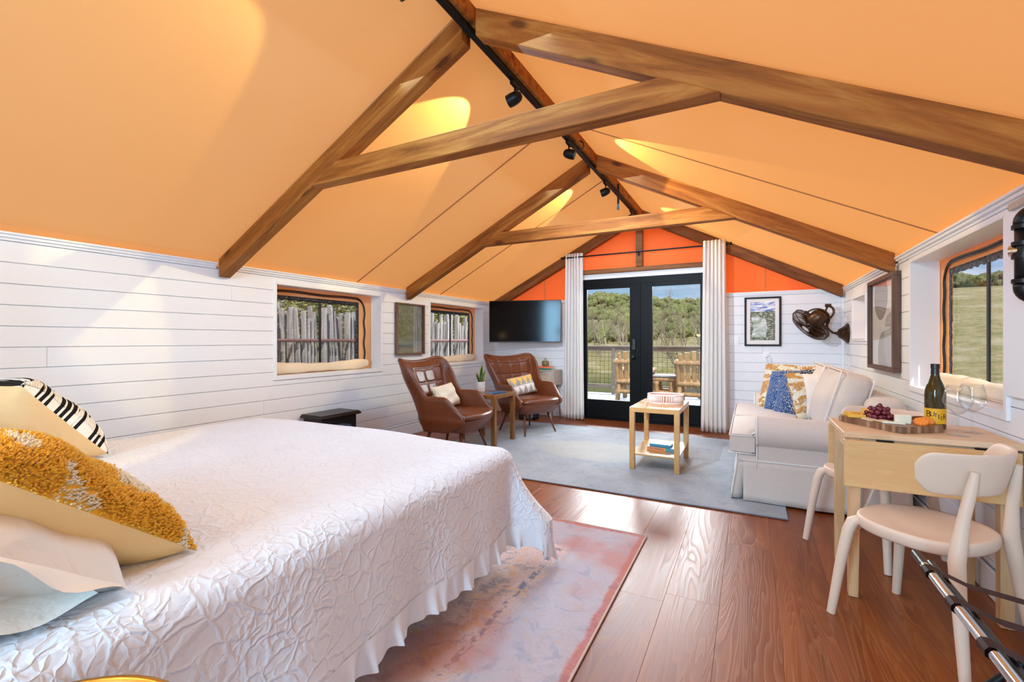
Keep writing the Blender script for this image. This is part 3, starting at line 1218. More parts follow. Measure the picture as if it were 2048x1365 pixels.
# bed pillows
wp, F, n = pillow('sleeping_pillow', 'white sleeping pillow leaning behind the golden shag pillow', 'pillow',
                  basis((-1.52, 0.275, 0.80), (1, 0.06, 0), (0.0, 0.60, 0.80)), 0.70, 0.46, 0.19, M['sheet'], M['sheet'], seed=3, wr=0.012, pinch=0.04)
bm = NB()
grid(bm, 10, 20, lambda u, v_: (0.335 + 0.075 * u - 0.02 * u * math.sin(v_ * 7), -0.21 + 0.42 * v_, (0.012 * math.sin(v_ * 13 + u * 2) * u) + 0.004 - 0.012 * u))
fin('pillowcase_flange', bm, M['sheet'], wp, True)
wp, F, n = pillow('sleeping_pillow', 'white sleeping pillow lying flat at the bottom left, under the leaning one', 'pillow',
                  basis((-1.56, 0.20, 0.715), (1, 0.05, 0), (0.0, 0.10, 1)), 0.72, 0.44, 0.11, M['sheet'], M['sheet'], seed=5, wr=0.012, pinch=0.04)
bm = NB()
grid(bm, 10, 20, lambda u, v_: (0.345 + 0.075 * u - 0.02 * u * math.sin(v_ * 6), -0.20 + 0.40 * v_, (0.010 * math.sin(v_ * 12 + u * 2) * u) + 0.004 - 0.02 * u))
fin('pillowcase_flange', bm, M['sheet'], wp, True)


def blotch(seed, sx, sy, th):
    def f(u, v, r):
        return noise.noise(Vector((u * sx + seed, v * sy, seed * 1.7))) + 0.35 * noise.noise(Vector((u * sx * 2.3, v * sy * 2.3 + seed, 3))) > th
    return f


gold, F, n = pillow('shag_pillow', 'large golden yellow shag pillow with a cream back, lying on the bed', 'pillow',
                    basis((-1.505, 0.415, 0.825), (1, 0.10, -0.01), (0.02, 0.62, 0.78)), 0.58, 0.50, 0.20, M['gold_shag'], M['cream_back'], seed=2, pinch=0.05)
wh = blotch(4.2, 2.4, 5.0, 0.16)
face_tufts('gold_tufts', M['gold_shag'], gold, F, n, lambda u, v, r: not wh(u, v, r), 17000, 0.013, 0.0027, 1)
face_tufts('ivory_tufts', M['ivory_shag'], gold, F, n, wh, 17000, 0.011, 0.0027, 2)

k = N('black_white_weave')
v = k.coord('Object')
xyz = k.sep(v)
cord = k.wave(v, 32, 0.6, 1, dir='X')
rowb = k.noise(k.coord('Object', (1.3, 6.0, 1)), 3.2, 2, 0.4)
cellx = k.math('FRACT', k.math('MULTIPLY', xyz[1], 26))
blk = k.math('MULTIPLY', k.math('GREATER_THAN', rowb, 0.49), k.math('GREATER_THAN', k.math('FRACT', k.math('MULTIPLY', xyz[1], 40)), 0.40))
M['weave'] = k.pbr(k.mix(blk, '#efe9df', '#1d1b1a'), 0.85, spec=0.15, normal=k.bump(k.math('FRACT', k.math('MULTIPLY', xyz[1], 40)), 0.8, 0.008))
pw, F, n = pillow('woven_pillow', 'tan pillow with a black and white corded front, behind the golden shag pillow', 'pillow',
                  basis((-2.80, 0.80, 0.845), (1, 0.12, 0), (0.0, 0.76, 0.65)), 0.52, 0.44, 0.20, M['weave'], M['tan_back'], seed=9)
# ribs of the cord
bm = NB()
for q in range(1, 46):
    u = q / 46 * (n - 1)
    i = int(u)
    pts = [Vector(F[j * n + i]).lerp(Vector(F[j * n + min(i + 1, n - 1)]), u - i) + Vector((0, 0, 0.001)) for j in range(1, n - 1)]
    tube(bm, pts, 0.0034, 4, False)
fin('cord_ribs', bm, M['weave'], pw, True)['kind'] = 'stuff'

# gold rimmed bedside table
M['gold'] = plain('brushed_gold', '#d8ac58', 0.28, metal=1.0)
M['mirror_top'] = plain('pale_table_top', '#e9dfc9', 0.2)
st = thing('bedside_table', 'small round gold rimmed bedside table at the bottom edge of the view', 'side table', (-0.795, 0.185, 0.0))
bm = NB(); lathe(bm, [(0, 0.620), (0.195, 0.620), (0.195, 0.628), (0, 0.628)], 40)
fin('table_top', bm, M['mirror_top'], st)
bm = NB(); lathe(bm, [(0.190, 0.613), (0.203, 0.613), (0.206, 0.628), (0.203, 0.650), (0.195, 0.650), (0.190, 0.628)], 48)
fin('table_rim', bm, M['gold'], st, True)
for a in range(3):
    A = 2 * PI * a / 3 + 0.4
    bm = NB(); tube(bm, [(0.17 * math.cos(A), 0.17 * math.sin(A), 0.619), (0.13 * math.cos(A), 0.13 * math.sin(A), 0.0)], 0.009, 8)
    fin('leg', bm, M['gold'], st, True)


# ------------------------------------------------------------------ rugs
def rug_mat(name, base, mid, dark, accent, wornc, sc, lnw):
    k = N(name)
    v = k.coord('Object')
    gx = k.sep(v)
    n1 = k.noise(v, 2.1 * sc, 5, 0.6, 0.4)
    n2 = k.noise(k.coord('Object', (14, 40, 1)), 2.0, 4, 0.7)
    n3 = k.noise(v, 11 * sc, 4, 0.65, 1.2)
    c = k.mix(k.ramp(n1, [(0.38, (0, 0, 0)), (0.62, (1, 1, 1))]), base, mid)
    # worn ornament lines
    wq = k.n('ShaderNodeTexNoise')
    k.put(wq.inputs['Vector'], v)
    wq.inputs['Scale'].default_value = 7.0
    wm = k.n('ShaderNodeVectorMath', operation='MULTIPLY_ADD')
    k.put(wm.inputs[0], wq.outputs['Color'])
    wm.inputs[1].default_value = (0.22, 0.22, 0.0)
    k.put(wm.inputs[2], v)
    e = k.voro(wm.outputs[0], 5.0 * sc, 'DISTANCE_TO_EDGE', rand=0.8)
    rg2 = k.voro(wm.outputs[0], 5.0 * sc, 'F1', rand=0.8)
    ring = k.ramp(k.math('ABSOLUTE', k.math('SUBTRACT', rg2, 0.27)), [(0.02, (1, 1, 1)), (0.05, (0, 0, 0))])
    ln = k.ramp(e, [(0.0, (1, 1, 1)), (0.05, (1, 1, 1)), (0.075, (0, 0, 0))])
    dot = k.ramp(k.voro(v, 19 * sc), [(0.16, (1, 1, 1)), (0.24, (0, 0, 0))])
    wear = k.ramp(k.noise(v, 9, 5, 0.7), [(0.47, (0, 0, 0)), (0.56, (1, 1, 1))])
    speck = k.ramp(k.noise(k.coord('Object', (22, 30, 1)), 2.6 * sc, 5, 0.72), [(0.47, (0, 0, 0)), (0.58, (1, 1, 1))])
    c = k.mix(k.math('MULTIPLY', k.math('MULTIPLY', speck, k.ramp(n1, [(0.35, (1, 1, 1)), (0.62, (0.25, 0.25, 0.25))])), 0.55), c, dark)
    c = k.mix(k.math('MULTIPLY', k.math('MULTIPLY', ln, wear), lnw), c, dark)
    c = k.mix(k.math('MULTIPLY', k.math('MULTIPLY', ring, wear), lnw * 1.1), c, accent)
    c = k.mix(k.math('MULTIPLY', k.math('MULTIPLY', dot, wear), 0.5), c, dark)
    a2 = k.ramp(k.noise(v, 6.5 * sc, 3, 0.5, 2.0), [(0.585, (0, 0, 0)), (0.63, (1, 1, 1))])
    c = k.mix(k.math('MULTIPLY', a2, 0.7), c, accent)
    c = k.mix(k.math('MULTIPLY', k.ramp(n3, [(0.45, (0, 0, 0)), (0.6, (1, 1, 1))]), 0.28), c, wornc)
    c = k.mix(k.math('MULTIPLY', n2, 0.22), c, wornc)
    return k, v, gx, c, n2


def rug(name, label, mat, x0, x1, y0, y1, edge, thick=0.008):
    t = thing(name, label, 'rug', ((x0 + x1) / 2, (y0 + y1) / 2, 0))
    w, h = (x1 - x0) / 2, (y1 - y0) / 2
    bm = NB()
    r = random.Random(len(label))
    grid(bm, 40, 40, lambda u, v_: (-w + 2 * w * u, -h + 2 * h * v_, 0.0015 + thick + 0.0012 * math.sin(u * 19) * math.sin(v_ * 23)))
    bmesh.ops.extrude_face_region(bm, geom=bm.faces[:])
    zs = [v_ for v_ in bm.verts]
    bm.free()
    bm = box(NB(), -w, w, -h, h, 0.0015, 0.0015 + thick, 0.003)
    fin('pile', bm, mat, t)
    bm = NB()
    for (a, b) in (((-w, -h), (w, -h)), ((w, -h), (w, h)), ((w, h), (-w, h)), ((-w, h), (-w, -h))):
        tube(bm, [(a[0], a[1], 0.0065), ((a[0] + b[0]) / 2, (a[1] + b[1]) / 2, 0.0065), (b[0], b[1], 0.0065)], 0.0055, 6)
    fin('bound_edge', bm, edge, t, True)
    return t


k, v, gx, c, n2 = rug_mat('rose_rug', '#d3a89b', '#dcc0b6', '#5d6a7e', '#dba25f', '#e0ccc4', 1.25, 0.6)
fx_, fy_ = 1.475, 1.30                      # half sizes
ex = k.math('SUBTRACT', fx_, k.math('ABSOLUTE', gx[0]))
ey = k.math('SUBTRACT', fy_, k.math('ABSOLUTE', gx[1]))
ed = k.math('MINIMUM', ex, ey)
edn = k.math('ADD', ed, k.math('MULTIPLY', k.noise(v, 7, 4, 0.6), 0.06))
blue = k.ramp(edn, [(0.0, (0, 0, 0)), (0.055, (0, 0, 0)), (0.075, (1, 1, 1)), (0.36, (1, 1, 1)), (0.42, (0, 0, 0))])
c = k.mix(k.math('MULTIPLY', blue, 0.65), c, '#a9a9b8')
red = k.ramp(edn, [(0.02, (0, 0, 0)), (0.035, (1, 1, 1)), (0.06, (1, 1, 1)), (0.075, (0, 0, 0))])
c = k.mix(k.math('MULTIPLY', red, 0.7), c, '#b05850')
vine = k.ramp(k.math('ABSOLUTE', k.math('SUBTRACT', edn, 0.44)), [(0.010, (1, 1, 1)), (0.018, (0, 0, 0))])
brk = k.ramp(k.noise(v, 26, 3), [(0.46, (0, 0, 0)), (0.52, (1, 1, 1))])
c = k.mix(k.math('MULTIPLY', k.math('MULTIPLY', vine, brk), 0.75), c, '#56657c')
redz = k.ramp(k.noise(v, 1.6, 3, 0.6), [(0.5, (0, 0, 0)), (0.64, (1, 1, 1))])
c = k.mix(k.math('MULTIPLY', redz, 0.6), c, '#c0705c')
M['rug_rose'] = k.pbr(c, 0.95, spec=0.05, normal=k.bump(k.math('ADD', n2, k.noise(v, 160, 2)), 0.5, 0.004), sheen=0.2)
k, v, gx, c, n2 = rug_mat('blue_rug', '#9d9fa2', '#abadae', '#5f758d', '#a39b91', '#9aa4ad', 1.5, 0.32)
fx_, fy_ = 1.66, 1.245
ed = k.math('MINIMUM', k.math('SUBTRACT', fx_, k.math('ABSOLUTE', gx[0])), k.math('SUBTRACT', fy_, k.math('ABSOLUTE', gx[1])))
edn = k.math('ADD', ed, k.math('MULTIPLY', k.noise(v, 9, 4, 0.6), 0.05))
bd = k.ramp(edn, [(0.0, (1, 1, 1)), (0.06, (1, 1, 1)), (0.075, (0.1, 0.1, 0.1)), (0.17, (0.0, 0.0, 0.0)), (0.19, (0.7, 0.7, 0.7)), (0.21, (0, 0, 0)), (0.33, (0, 0, 0)), (0.35, (0.6, 0.6, 0.6)), (0.38, (0, 0, 0))])
c = k.mix(k.math('MULTIPLY', bd, 0.6), c, '#93a0ae')
rr = k.n('ShaderNodeVectorMath', operation='LENGTH')
k.put(rr.inputs[0], k.coord('Object', (0.62, 1.0, 0)))
med = k.ramp(k.math('ADD', rr.outputs['Value'], k.math('MULTIPLY', k.noise(v, 6, 4), 0.12)), [(0.44, (1, 1, 1)), (0.50, (0, 0, 0))])
c = k.mix(k.math('MULTIPLY', med, 0.5), c, '#b3aea2')
M['rug_blue'] = k.pbr(c, 0.95, spec=0.05, normal=k.bump(k.math('ADD', n2, k.noise(v, 160, 2)), 0.5, 0.004), sheen=0.2)
M['rug_edge'] = plain('rug_binding', '#c9b4a8', 0.9)
M['rug_edge2'] = plain('grey_rug_binding', '#8d8f96', 0.9)
rug('area_rug', 'faded rose and blue ornamented rug under the bed', M['rug_rose'], -3.50, -0.555, 0.21, 2.81, M['rug_edge'])
rug('area_rug', 'pale grey blue ornamented rug under the sofa and armchairs', M['rug_blue'], -3.10, 0.22, 3.50, 5.99, M['rug_edge2'])

# ------------------------------------------------------------------ leather armchairs
k = N('brown_leather')
lv = k.coord('Object', (1, 1, 1))
cr_ = k.noise(lv, 3.0, 4, 0.6)
pore = k.voro(lv, 260)
M['leather'] = k.pbr(k.mix(cr_, '#5a2a14', '#7d4323'), k.ramp(cr_, [(0.3, (0.26,) * 3), (0.7, (0.36,) * 3)]), spec=0.55, normal=k.bump(k.math('ADD', pore, k.math('MULTIPLY', cr_, 0.8)), 0.12, 0.004))
M['chair_leg'] = wood('chair_leg_wood', ['#4f2918', '#734130', '#8a5340'], 0.4, axis='Z')


def sstep(a, b, x):
    t = min(1, max(0, (x - a) / (b - a)))
    return t * t * (3 - 2 * t)


def u_path(m=64):
    """plan of the shell: right arm front, round the back, to the left arm front"""
    pts = []
    for i in range(17):
        t = i / 16
        pts.append((0.27 - 0.40 * t, -0.335 + 0.012 * t))
    for i in range(1, 12):
        a = PI / 2 * i / 11
        pts.append((-0.13 - 0.165 * math.sin(a), -0.158 - 0.165 * math.cos(a)))
    for i in range(1, 9):
        pts.append((-0.295 - 0.012 * math.sin(PI * i / 9), -0.158 + 0.316 * i / 9))
    return pts + [(p[0], -p[1]) for p in pts[27::-1]]


def armchair(label, loc, rz):
    t = thing('armchair', label, 'armchair', loc, rz, 'brown leather armchairs')
    path = u_path()
    n = len(path)
    nz = 18

    def shell_pt(i, w):
        x, y = path[i]
        back = sstep(-0.12, -0.27, x)
        front = sstep(0.29, 0.06, x)
        ztop = 0.425 + (0.605 - 0.425) * front + back * (0.375 - 0.035 * (1 - min(1, abs(y) / 0.2) ** 2))
        z0_ = 0.265 + 0.10 * sstep(0.08, 0.30, x)
        z = z0_ + (ztop - z0_) * w
        ins = 0.055 * (1 - sstep(0.26, 0.40, z))
        sx, sy = x, y
        l_ = math.hypot(x - 0.02, y)
        sx -= (x - 0.0) / max(l_, .1) * ins
        sy -= y / max(l_, .1) * ins
        zz = max(0, z - 0.43)
        sx -= back * zz * 0.34
        # wings come forward, shoulders widen
        sx += back * sstep(0.12, 0.30, abs(y)) * 0.045 * sstep(0.6, 0.95, z)
        sy += math.copysign(1, y) * zz * (0.10 * back + 0.16 * (1 - back)) * min(1, abs(y) / 0.15)
        sy += math.copysign(0.075, y) * back * sstep(0.58, 0.85, z) * min(1, abs(y) / 0.2)
        return Vector((sx, sy, z))
    bm = NB()
    V = [[bm.verts.new(shell_pt(i, j / (nz - 1))) for j in range(nz)] for i in range(n)]
    for i in range(n - 1):
        for j in range(nz - 1):
            bm.faces.new((V[i][j], V[i + 1][j], V[i + 1][j + 1], V[i][j + 1]))
    top = [v_.co.copy() for v_ in [V[i][-1] for i in range(n)]]
    rim = [V[0][j].co.copy() for j in range(0, nz)] + top[1:-1] + [V[-1][j].co.copy() for j in range(nz - 1, -1, -1)]
    o = fin('shell', bm, M['leather'], t, True)
    md = o.modifiers.new('thickness', 'SOLIDIFY')
    md.thickness = 0.042
    md.offset = 0.0
    # rounded lip
    bm = NB()
    tube(bm, rim[4:-4], 0.0225, 10)
    fin('rolled_edge', bm, M['leather'], t, True)
    # seat pan and cushion

    def outline(sc, bulge, inset):
        pts = [((p[0]) * sc, p[1] * (sc - inset)) for p in path]
        fr = []
        for q in range(1, 14):
            y = -path[0][1] * (1 - 2 * q / 14.0)
            fr.append(((0.27 + bulge * (1 - (y / 0.335) ** 2) ** 0.6) * sc, y * (sc - inset)))
        return pts + fr
    bm = NB()
    lv_ = [(0.26, 0.74), (0.275, 0.80), (0.31, 0.88), (0.35, 0.945), (0.385, 0.975)]
    rings = []
    for z, sc in lv_:
        rings.append([bm.verts.new((p[0], p[1], z + (0.012 * max(0, p[0] - 0.2) / 0.15))) for p in outline(sc, 0.115, 0)])
    for a, b in zip(rings, rings[1:]):
        for q in range(len(a)):
            bm.faces.new((a[q], a[(q + 1) % len(a)], b[(q + 1) % len(a)], b[q]))
    bm.faces.new(rings[0]); bm.faces.new(rings[-1])
    fin('seat_base', bm, M['leather'], t, True, angle=50)
    bm = NB()
    rings = []
    for z, sc in ((0.385, 0.93), (0.392, 0.96), (0.41, 0.972), (0.43, 0.955), (0.445, 0.90), (0.456, 0.75), (0.462, 0.5), (0.464, 0.2)):
        rings.append([bm.verts.new((p[0], p[1], z + 0.02 * p[0])) for p in outline(sc, 0.12, 0.05)])
    for a, b in zip(rings, rings[1:]):
        for q in range(len(a)):
            bm.faces.new((a[q], a[(q + 1) % len(a)], b[(q + 1) % len(a)], b[q]))
    bm.faces.new(rings[-1])
    fin('seat_cushion', bm, M['leather'], t, True)
    # quilted back panel
    bm = NB()

    def bk(u, v_):
        y = (u - 0.5) * 2
        z = 0.44 + 0.50 * v_ + 0.03 * v_ * (abs(y) ** 2)
        zz = z - 0.43
        x = -0.262 - 0.34 * zz + 0.055 * abs(y) ** 2.4
        puff = min(1, 1.7 * (abs(math.sin(u * 4 * PI)) * abs(math.sin(v_ * 3.5 * PI))) ** 0.5)
        e = min(1, min(u, 1 - u, v_ + .08, 1 - v_) * 9)
        x += (0.012 * puff + 0.014) * e - 0.012 * (1 - e)
        return (x, y * (0.265 + 0.125 * v_), z)
    grid(bm, 61, 57, bk)
    fin('quilted_back', bm, M['leather'], t, True)
    for sx in (-1, 1):
        for sy in (-1, 1):
            bm = NB()
            tube(bm, [(sx * 0.17, sy * 0.19, 0.275), (sx * 0.255, sy * 0.255, 0.012)], [0.019, 0.0105], 10)
            lg = fin('leg', bm, M['chair_leg'], t, True)
            bm = NB(); tube(bm, [(sx * 0.2556, sy * 0.2556, 0.013), (sx * 0.258, sy * 0.258, 0.001)], 0.011, 8)
            fin('foot_cap', bm, M['black'], lg, True)
    return t


# both chairs stand with their feet on the rug
c1 = armchair('brown quilted leather armchair nearest the bed, left of the wooden side table', (-2.75, 3.965, 0.0095), R(6))
c2 = armchair('brown quilted leather armchair in the far corner, with a triangle pattern cushion', (-2.575, 5.36, 0.0095), R(-24))

k = N('triangle_print')
v = k.coord('Object')
xyz = k.sep(v)
gx = k.math('MULTIPLY', k.math('ADD', xyz[0], 0.5), 11.0)
gy = k.math('MULTIPLY', k.math('ADD', xyz[1], 0.48), 8.5)
fx1 = k.math('FRACT', gx)
fy1 = k.math('FRACT', gy)
tri = k.math('LESS_THAN', k.math('MULTIPLY', k.math('ABSOLUTE', k.math('SUBTRACT', fx1, 0.5)), 2.0), k.math('SUBTRACT', 1.0, fy1))
topc = k.mix(k.math('GREATER_THAN', xyz[1], 0.015), '#e6ddd2', '#f2b91f')
c = k.mix(tri, topc, '#a09184')
sl_ = k.noise(k.coord('Object', (90, 220, 1)), 1.0, 3, 0.7)
M['triangle'] = k.pbr(k.mix(k.math('MULTIPLY', sl_, 0.3), c, '#f5efe4'), 0.9, spec=0.1)
k = N('pale_stripe_print')
v = k.coord('Object')
bw_ = k.wave(v, 6.0, 1.5, 2, dir='X')
M['pale_stripe'] = k.pbr(k.ramp(bw_, [(0.3, '#e7e0d4'), (0.5, '#e9d08c'), (0.7, '#ddb552'), (0.85, '#efe7d6')]), 0.9, spec=0.1)


def on_chair(chair, origin, xdir, zdir):
    return Matrix.Translation(chair.location) @ chair.rotation_euler.to_matrix().to_4x4() @ basis(origin, xdir, zdir)


pillow('lumbar_cushion', 'small lumbar cushion with yellow and grey triangles on the far armchair', 'cushion',
       on_chair(c2, (-0.135, 0.02, 0.585), (0, 1, 0.13), (0.90, 0.10, 0.42)), 0.42, 0.26, 0.11, M['triangle'], M['triangle'], seed=21)
pillow('lumbar_cushion', 'small pale yellow striped lumbar cushion on the near armchair', 'cushion',
       on_chair(c1, (-0.135, 0.05, 0.585), (0, 1, 0.05), (0.90, 0.08, 0.42)), 0.42, 0.26, 0.11, M['pale_stripe'], M['pale_stripe'], seed=22)


def puff_box(bm, w, d, h, r=0.05, crown=0.03, n=12, side=0.012):
    """stuffed cushion block centred at the origin, w along x, d along y, h along z"""
    res = bmesh.ops.create_cube(bm, size=2.0)
    bmesh.ops.subdivide_edges(bm, edges=list({e for v in res['verts'] for e in v.link_edges}), cuts=n, use_grid_fill=True)
    for v in bm.verts:
        x, y, z = v.co
        p = Vector((x * w / 2, y * d / 2, z * h / 2))
        c = Vector((max(-w / 2 + r, min(w / 2 - r, p.x)), max(-d / 2 + r, min(d / 2 - r, p.y)), max(-h / 2 + r, min(h / 2 - r, p.z))))
        q = p - c
        if q.length > 1e-9:
            q = q.normalized() * min(r, max(abs(q.x), abs(q.y), abs(q.z)))
        p = c + q
        p.z += crown * z * (1 - x ** 4) * (1 - y ** 4) ** 1.0 * 0.5 * 2
        p.x += side * x * (1 - y * y) * (1 - z * z)
        p.y += side * y * (1 - x * x) * (1 - z * z)
        v.co = p
    return bm


# ------------------------------------------------------------------ sofa along the right wall
so = thing('sofa', 'cream linen slipcovered sofa with rolled arms along the right wall', 'sofa', (0, 0, 0))
fin('sofa_base', box(NB(), 0.0, 0.92, 3.82, 5.70, 0.03, 0.345, 0.02, 2), M['linen'], so, True, angle=40)
bx('front_rail', M['linen'], so, -0.085, 0.06, 3.79, 5.72, 0.285, 0.345, 0.02, 3, True)
fin('sofa_back', box(NB(), 0.70, 0.925, 3.84, 5.68, 0.10, 0.80, 0.07, 4), M['linen'], so, True)
for yc, s in ((3.865, -1), (5.635, 1)):
    prof = []
    yo, yi = yc + s * 0.075, yc - s * 0.085
    prof.append((yo, 0.25)); prof.append((yo, 0.415))
    for q in range(0, 15):
        a = R(-55 + 235 * q / 14)
        prof.append((yc + s * 0.118 * math.cos(a), 0.505 + 0.118 * math.sin(a)))
    prof.append((yi, 0.40)); prof.append((yi, 0.25))
    bm = prism(NB(), prof, 'x', 0.035, 0.90)
    es = [e for e in bm.edges if abs(e.verts[0].co.x - 0.035) < 1e-6 and abs(e.verts[1].co.x - 0.035) < 1e-6]
    bmesh.ops.bevel(bm, geom=es, offset=0.018, segments=3, affect='EDGES')
    arm = fin('rolled_arm', bm, M['linen'], so, True, angle=35)
    bm = NB(); tube(bm, [(0.046, p[0] + (p[0] - yc) * 0.0, p[1]) for p in prof], 0.0055, 6)
    fin('arm_piping', bm, M['linen_piping'], arm, True)
# seat cushions, T-shaped at the arms
for (ya, yb, s) in ((3.785, 4.745, 1), (4.755, 5.715, -1)):
    if s > 0:
        poly = [(-0.135, ya), (0.032, ya), (0.032, ya + 0.18), (0.60, ya + 0.18), (0.60, yb), (-0.135, yb)]
    else:
        poly = [(-0.135, ya), (0.60, ya), (0.60, yb - 0.18), (0.032, yb - 0.18), (0.032, yb), (-0.135, yb)]
    bm = prism(NB(), poly, 'z', 0.342, 0.492)
    es = [e for e in bm.edges if abs(e.verts[0].co.z - e.verts[1].co.z) < 1e-6]
    bmesh.ops.bevel(bm, geom=es, offset=0.022, segments=3, affect='EDGES')
    cu = fin('seat_cushion', bm, M['linen'], so, True, angle=50)
    bm = NB()
    grid(bm, 24, 24, lambda u, v_, ya=ya, yb=yb, s=s: (-0.125 + 0.71 * u, (ya + 0.012 if s > 0 else ya + .19 - .18) + (yb - ya - 0.024) * v_ if u < 0.2 else
         ((ya + .19) + (yb - ya - 0.20) * v_ if s > 0 else ya + 0.012 + (yb - ya - 0.20) * v_),
         0.4905 + 0.026 * (max(0, 1 - (2 * u - 1) ** 4) * max(0, 1 - (2 * v_ - 1) ** 4)) ** 0.6))
    fin('cushion_crown', bm, M['linen'], cu, True)
    for z in (0.482, 0.352):
        bm = NB()
        closed_tube(bm, [Vector((p[0] + (0.003 if p[0] > 0.3 else (-0.001)), p[1], z)) for p in poly], 0.0055, 6)
        fin('cushion_piping', bm, M['linen_piping'], cu, True)
# loose back cushions
for (yc, tilt, nm) in ((4.375, 0.28, 0), (5.175, 0.25, 1)):
    bm = puff_box(NB(), 0.22, 0.80, 0.46, 0.06, 0.02, 14, 0.05)
    for v_ in bm.verts:
        v_.co.z += 0.02 * (abs(v_.co.y) / 0.4) ** 3 * (1 if v_.co.z > 0 else 0) + 0.004 * math.sin(v_.co.y * 17 + nm)
    cu = fin('back_cushion', bm, M['linen'], so, True, loc=(0.612, yc, 0.705), rot=(0, tilt, 0))
    for sx in (-1, 1):
        bm = NB()
        ring = rrect(-0.40, 0.40, -0.23, 0.235, 0.05, 4)
        closed_tube(bm, [Vector((sx * 0.098, p[0] * 1.005, p[1] * 1.0 + (0.02 * (abs(p[0]) / 0.4) ** 3 if p[1] > 0 else 0))) for p in ring], 0.006, 6)
        fin('cushion_piping', bm, M['linen_piping'], cu, True)
# skirt
sk = NB()
grid(sk, 40, 8, lambda u, v_: (-0.045 + 0.97 * u, 3.7935 - 0.034 * v_ ** 1.4 + 0.006 * v_ * math.sin(u * 11) + 0.004 * v_ * math.sin(u * 23), 0.305 - 0.290 * v_))
o = fin('skirt_panel', sk, M['linen'], so, True)
o.modifiers.new('cloth', 'SOLIDIFY').thickness = 0.006
sk = NB()
grid(sk, 60, 8, lambda u, v_: (-0.082 - 0.045 * v_ - 0.006 * v_ * math.sin(u * 15), 3.80 + 1.90 * u - 0.03 * v_ * (1 - u), 0.305 - 0.290 * v_))
o = fin('skirt_panel', sk, M['linen'], so, True)
o.modifiers.new('cloth', 'SOLIDIFY').thickness = 0.006
sk = NB()
grid(sk, 8, 8, lambda u, v_: (-0.082 - 0.04 * v_ + (0.05 + 0.02 * v_) * u, 3.81 - 0.055 * v_ * math.sin(u * PI) * 0.2 - 0.01 * u + 0.04 * v_ * (u - .5), 0.302 - 0.285 * v_))
o = fin('skirt_pleat', sk, M['linen'], so, True)
o.modifiers.new('cloth', 'SOLIDIFY').thickness = 0.006
bm = NB(); tube(bm, [(-0.05, 3.787, 0.306), (0.92, 3.787, 0.306)], 0.005, 6); tube(bm, [(-0.084, 3.80, 0.306), (-0.084, 5.70, 0.306)], 0.005, 6)
fin('skirt_piping', bm, M['linen_piping'], so, True)

# throw pillows on the sofa
k = N('navy_dotted')
v = k.coord('Object')
dv = k.voro(v, 85)
dn = k.math('LESS_THAN', dv, 0.34)
gz = k.math('ADD', k.math('MULTIPLY', k.sep(v)[0], 2.2), 0.5, True)
c = k.mix(gz, '#2f5a92', '#10131f')
M['navy_dots'] = k.pbr(k.mix(k.math('MULTIPLY', dn, k.ramp(gz, [(0.05, (0.15,) * 3), (0.5, (0.85,) * 3)])), c, '#eadfcb'), 0.8, spec=0.15, sheen=0.4)
k = N('blue_velvet')
M['blue_velvet'] = k.pbr('#1d5fa8', 0.7, spec=0.2, sheen=0.6)
M['linen_white'] = plain('white_linen', '#f0ebe6', 0.85, spec=0.15)
p, F, n = pillow('throw_pillow', 'ochre and ivory shag throw pillow at the back of the sofa, rearmost of four', 'pillow',
                 basis((0.350, 5.34, 0.725), (0.93, -0.36, 0.0), (-0.33, -0.80, 0.50)), 0.50, 0.48, 0.16, M['ivory_shag'], M['linen_white'], seed=31)
och = blotch(1.3, 2.6, 5.0, -0.02)
face_tufts('ochre_tufts', M['ochre_shag'], p, F, n, och, 4200, 0.014, 0.0045, 5)
face_tufts('ivory_tufts', M['ivory_shag'], p, F, n, lambda u, v, r: not och(u, v, r), 3000, 0.010, 0.0045, 6)
pillow('throw_pillow', 'dark blue throw pillow with pale dots in front of the ochre shag one', 'pillow',
       basis((0.335, 5.13, 0.705), (0.80, -0.58, 0.10), (-0.50, -0.74, 0.45)), 0.44, 0.44, 0.15, M['navy_dots'], M['blue_velvet'], seed=32)
pillow('throw_pillow', 'bright blue velvet throw pillow with dotted face, third from the back', 'pillow',
       basis((0.395, 4.985, 0.675), (0.78, -0.60, 0.12), (-0.52, -0.73, 0.44)), 0.42, 0.42, 0.13, M['navy_dots'], M['blue_velvet'], seed=33)
p, F, n = pillow('throw_pillow', 'plain white throw pillow with an ochre shag edge, frontmost on the sofa', 'pillow',
                 basis((0.530, 4.86, 0.690), (0.88, 0.46, 0.04), (-0.42, 0.84, -0.34)), 0.44, 0.44, 0.20, M['ivory_shag'], M['linen_white'], seed=34)
och2 = blotch(7.7, 2.4, 5.0, -0.05)
Bk = pillow_pts(0.44, 0.44, 0.20, seed=34)[1]
Bk2 = [Bk[i * n + (n - 1 - j)] for i in range(n) for j in range(n)]
face_tufts('ochre_tufts', M['ochre_shag'], p, Bk2, n, lambda u, v, r: u < -0.62 + 0.15 * v and och2(u, v, r), 9000, 0.012, 0.0045, 7)
face_tufts('ivory_tufts', M['ivory_shag'], p, Bk2, n, lambda u, v, r: u < -0.62 + 0.15 * v and not och2(u, v, r), 9000, 0.010, 0.0045, 8)
face_tufts('ochre_tufts', M['ochre_shag'], p, F, n, och2, 2500, 0.012, 0.0045, 9)

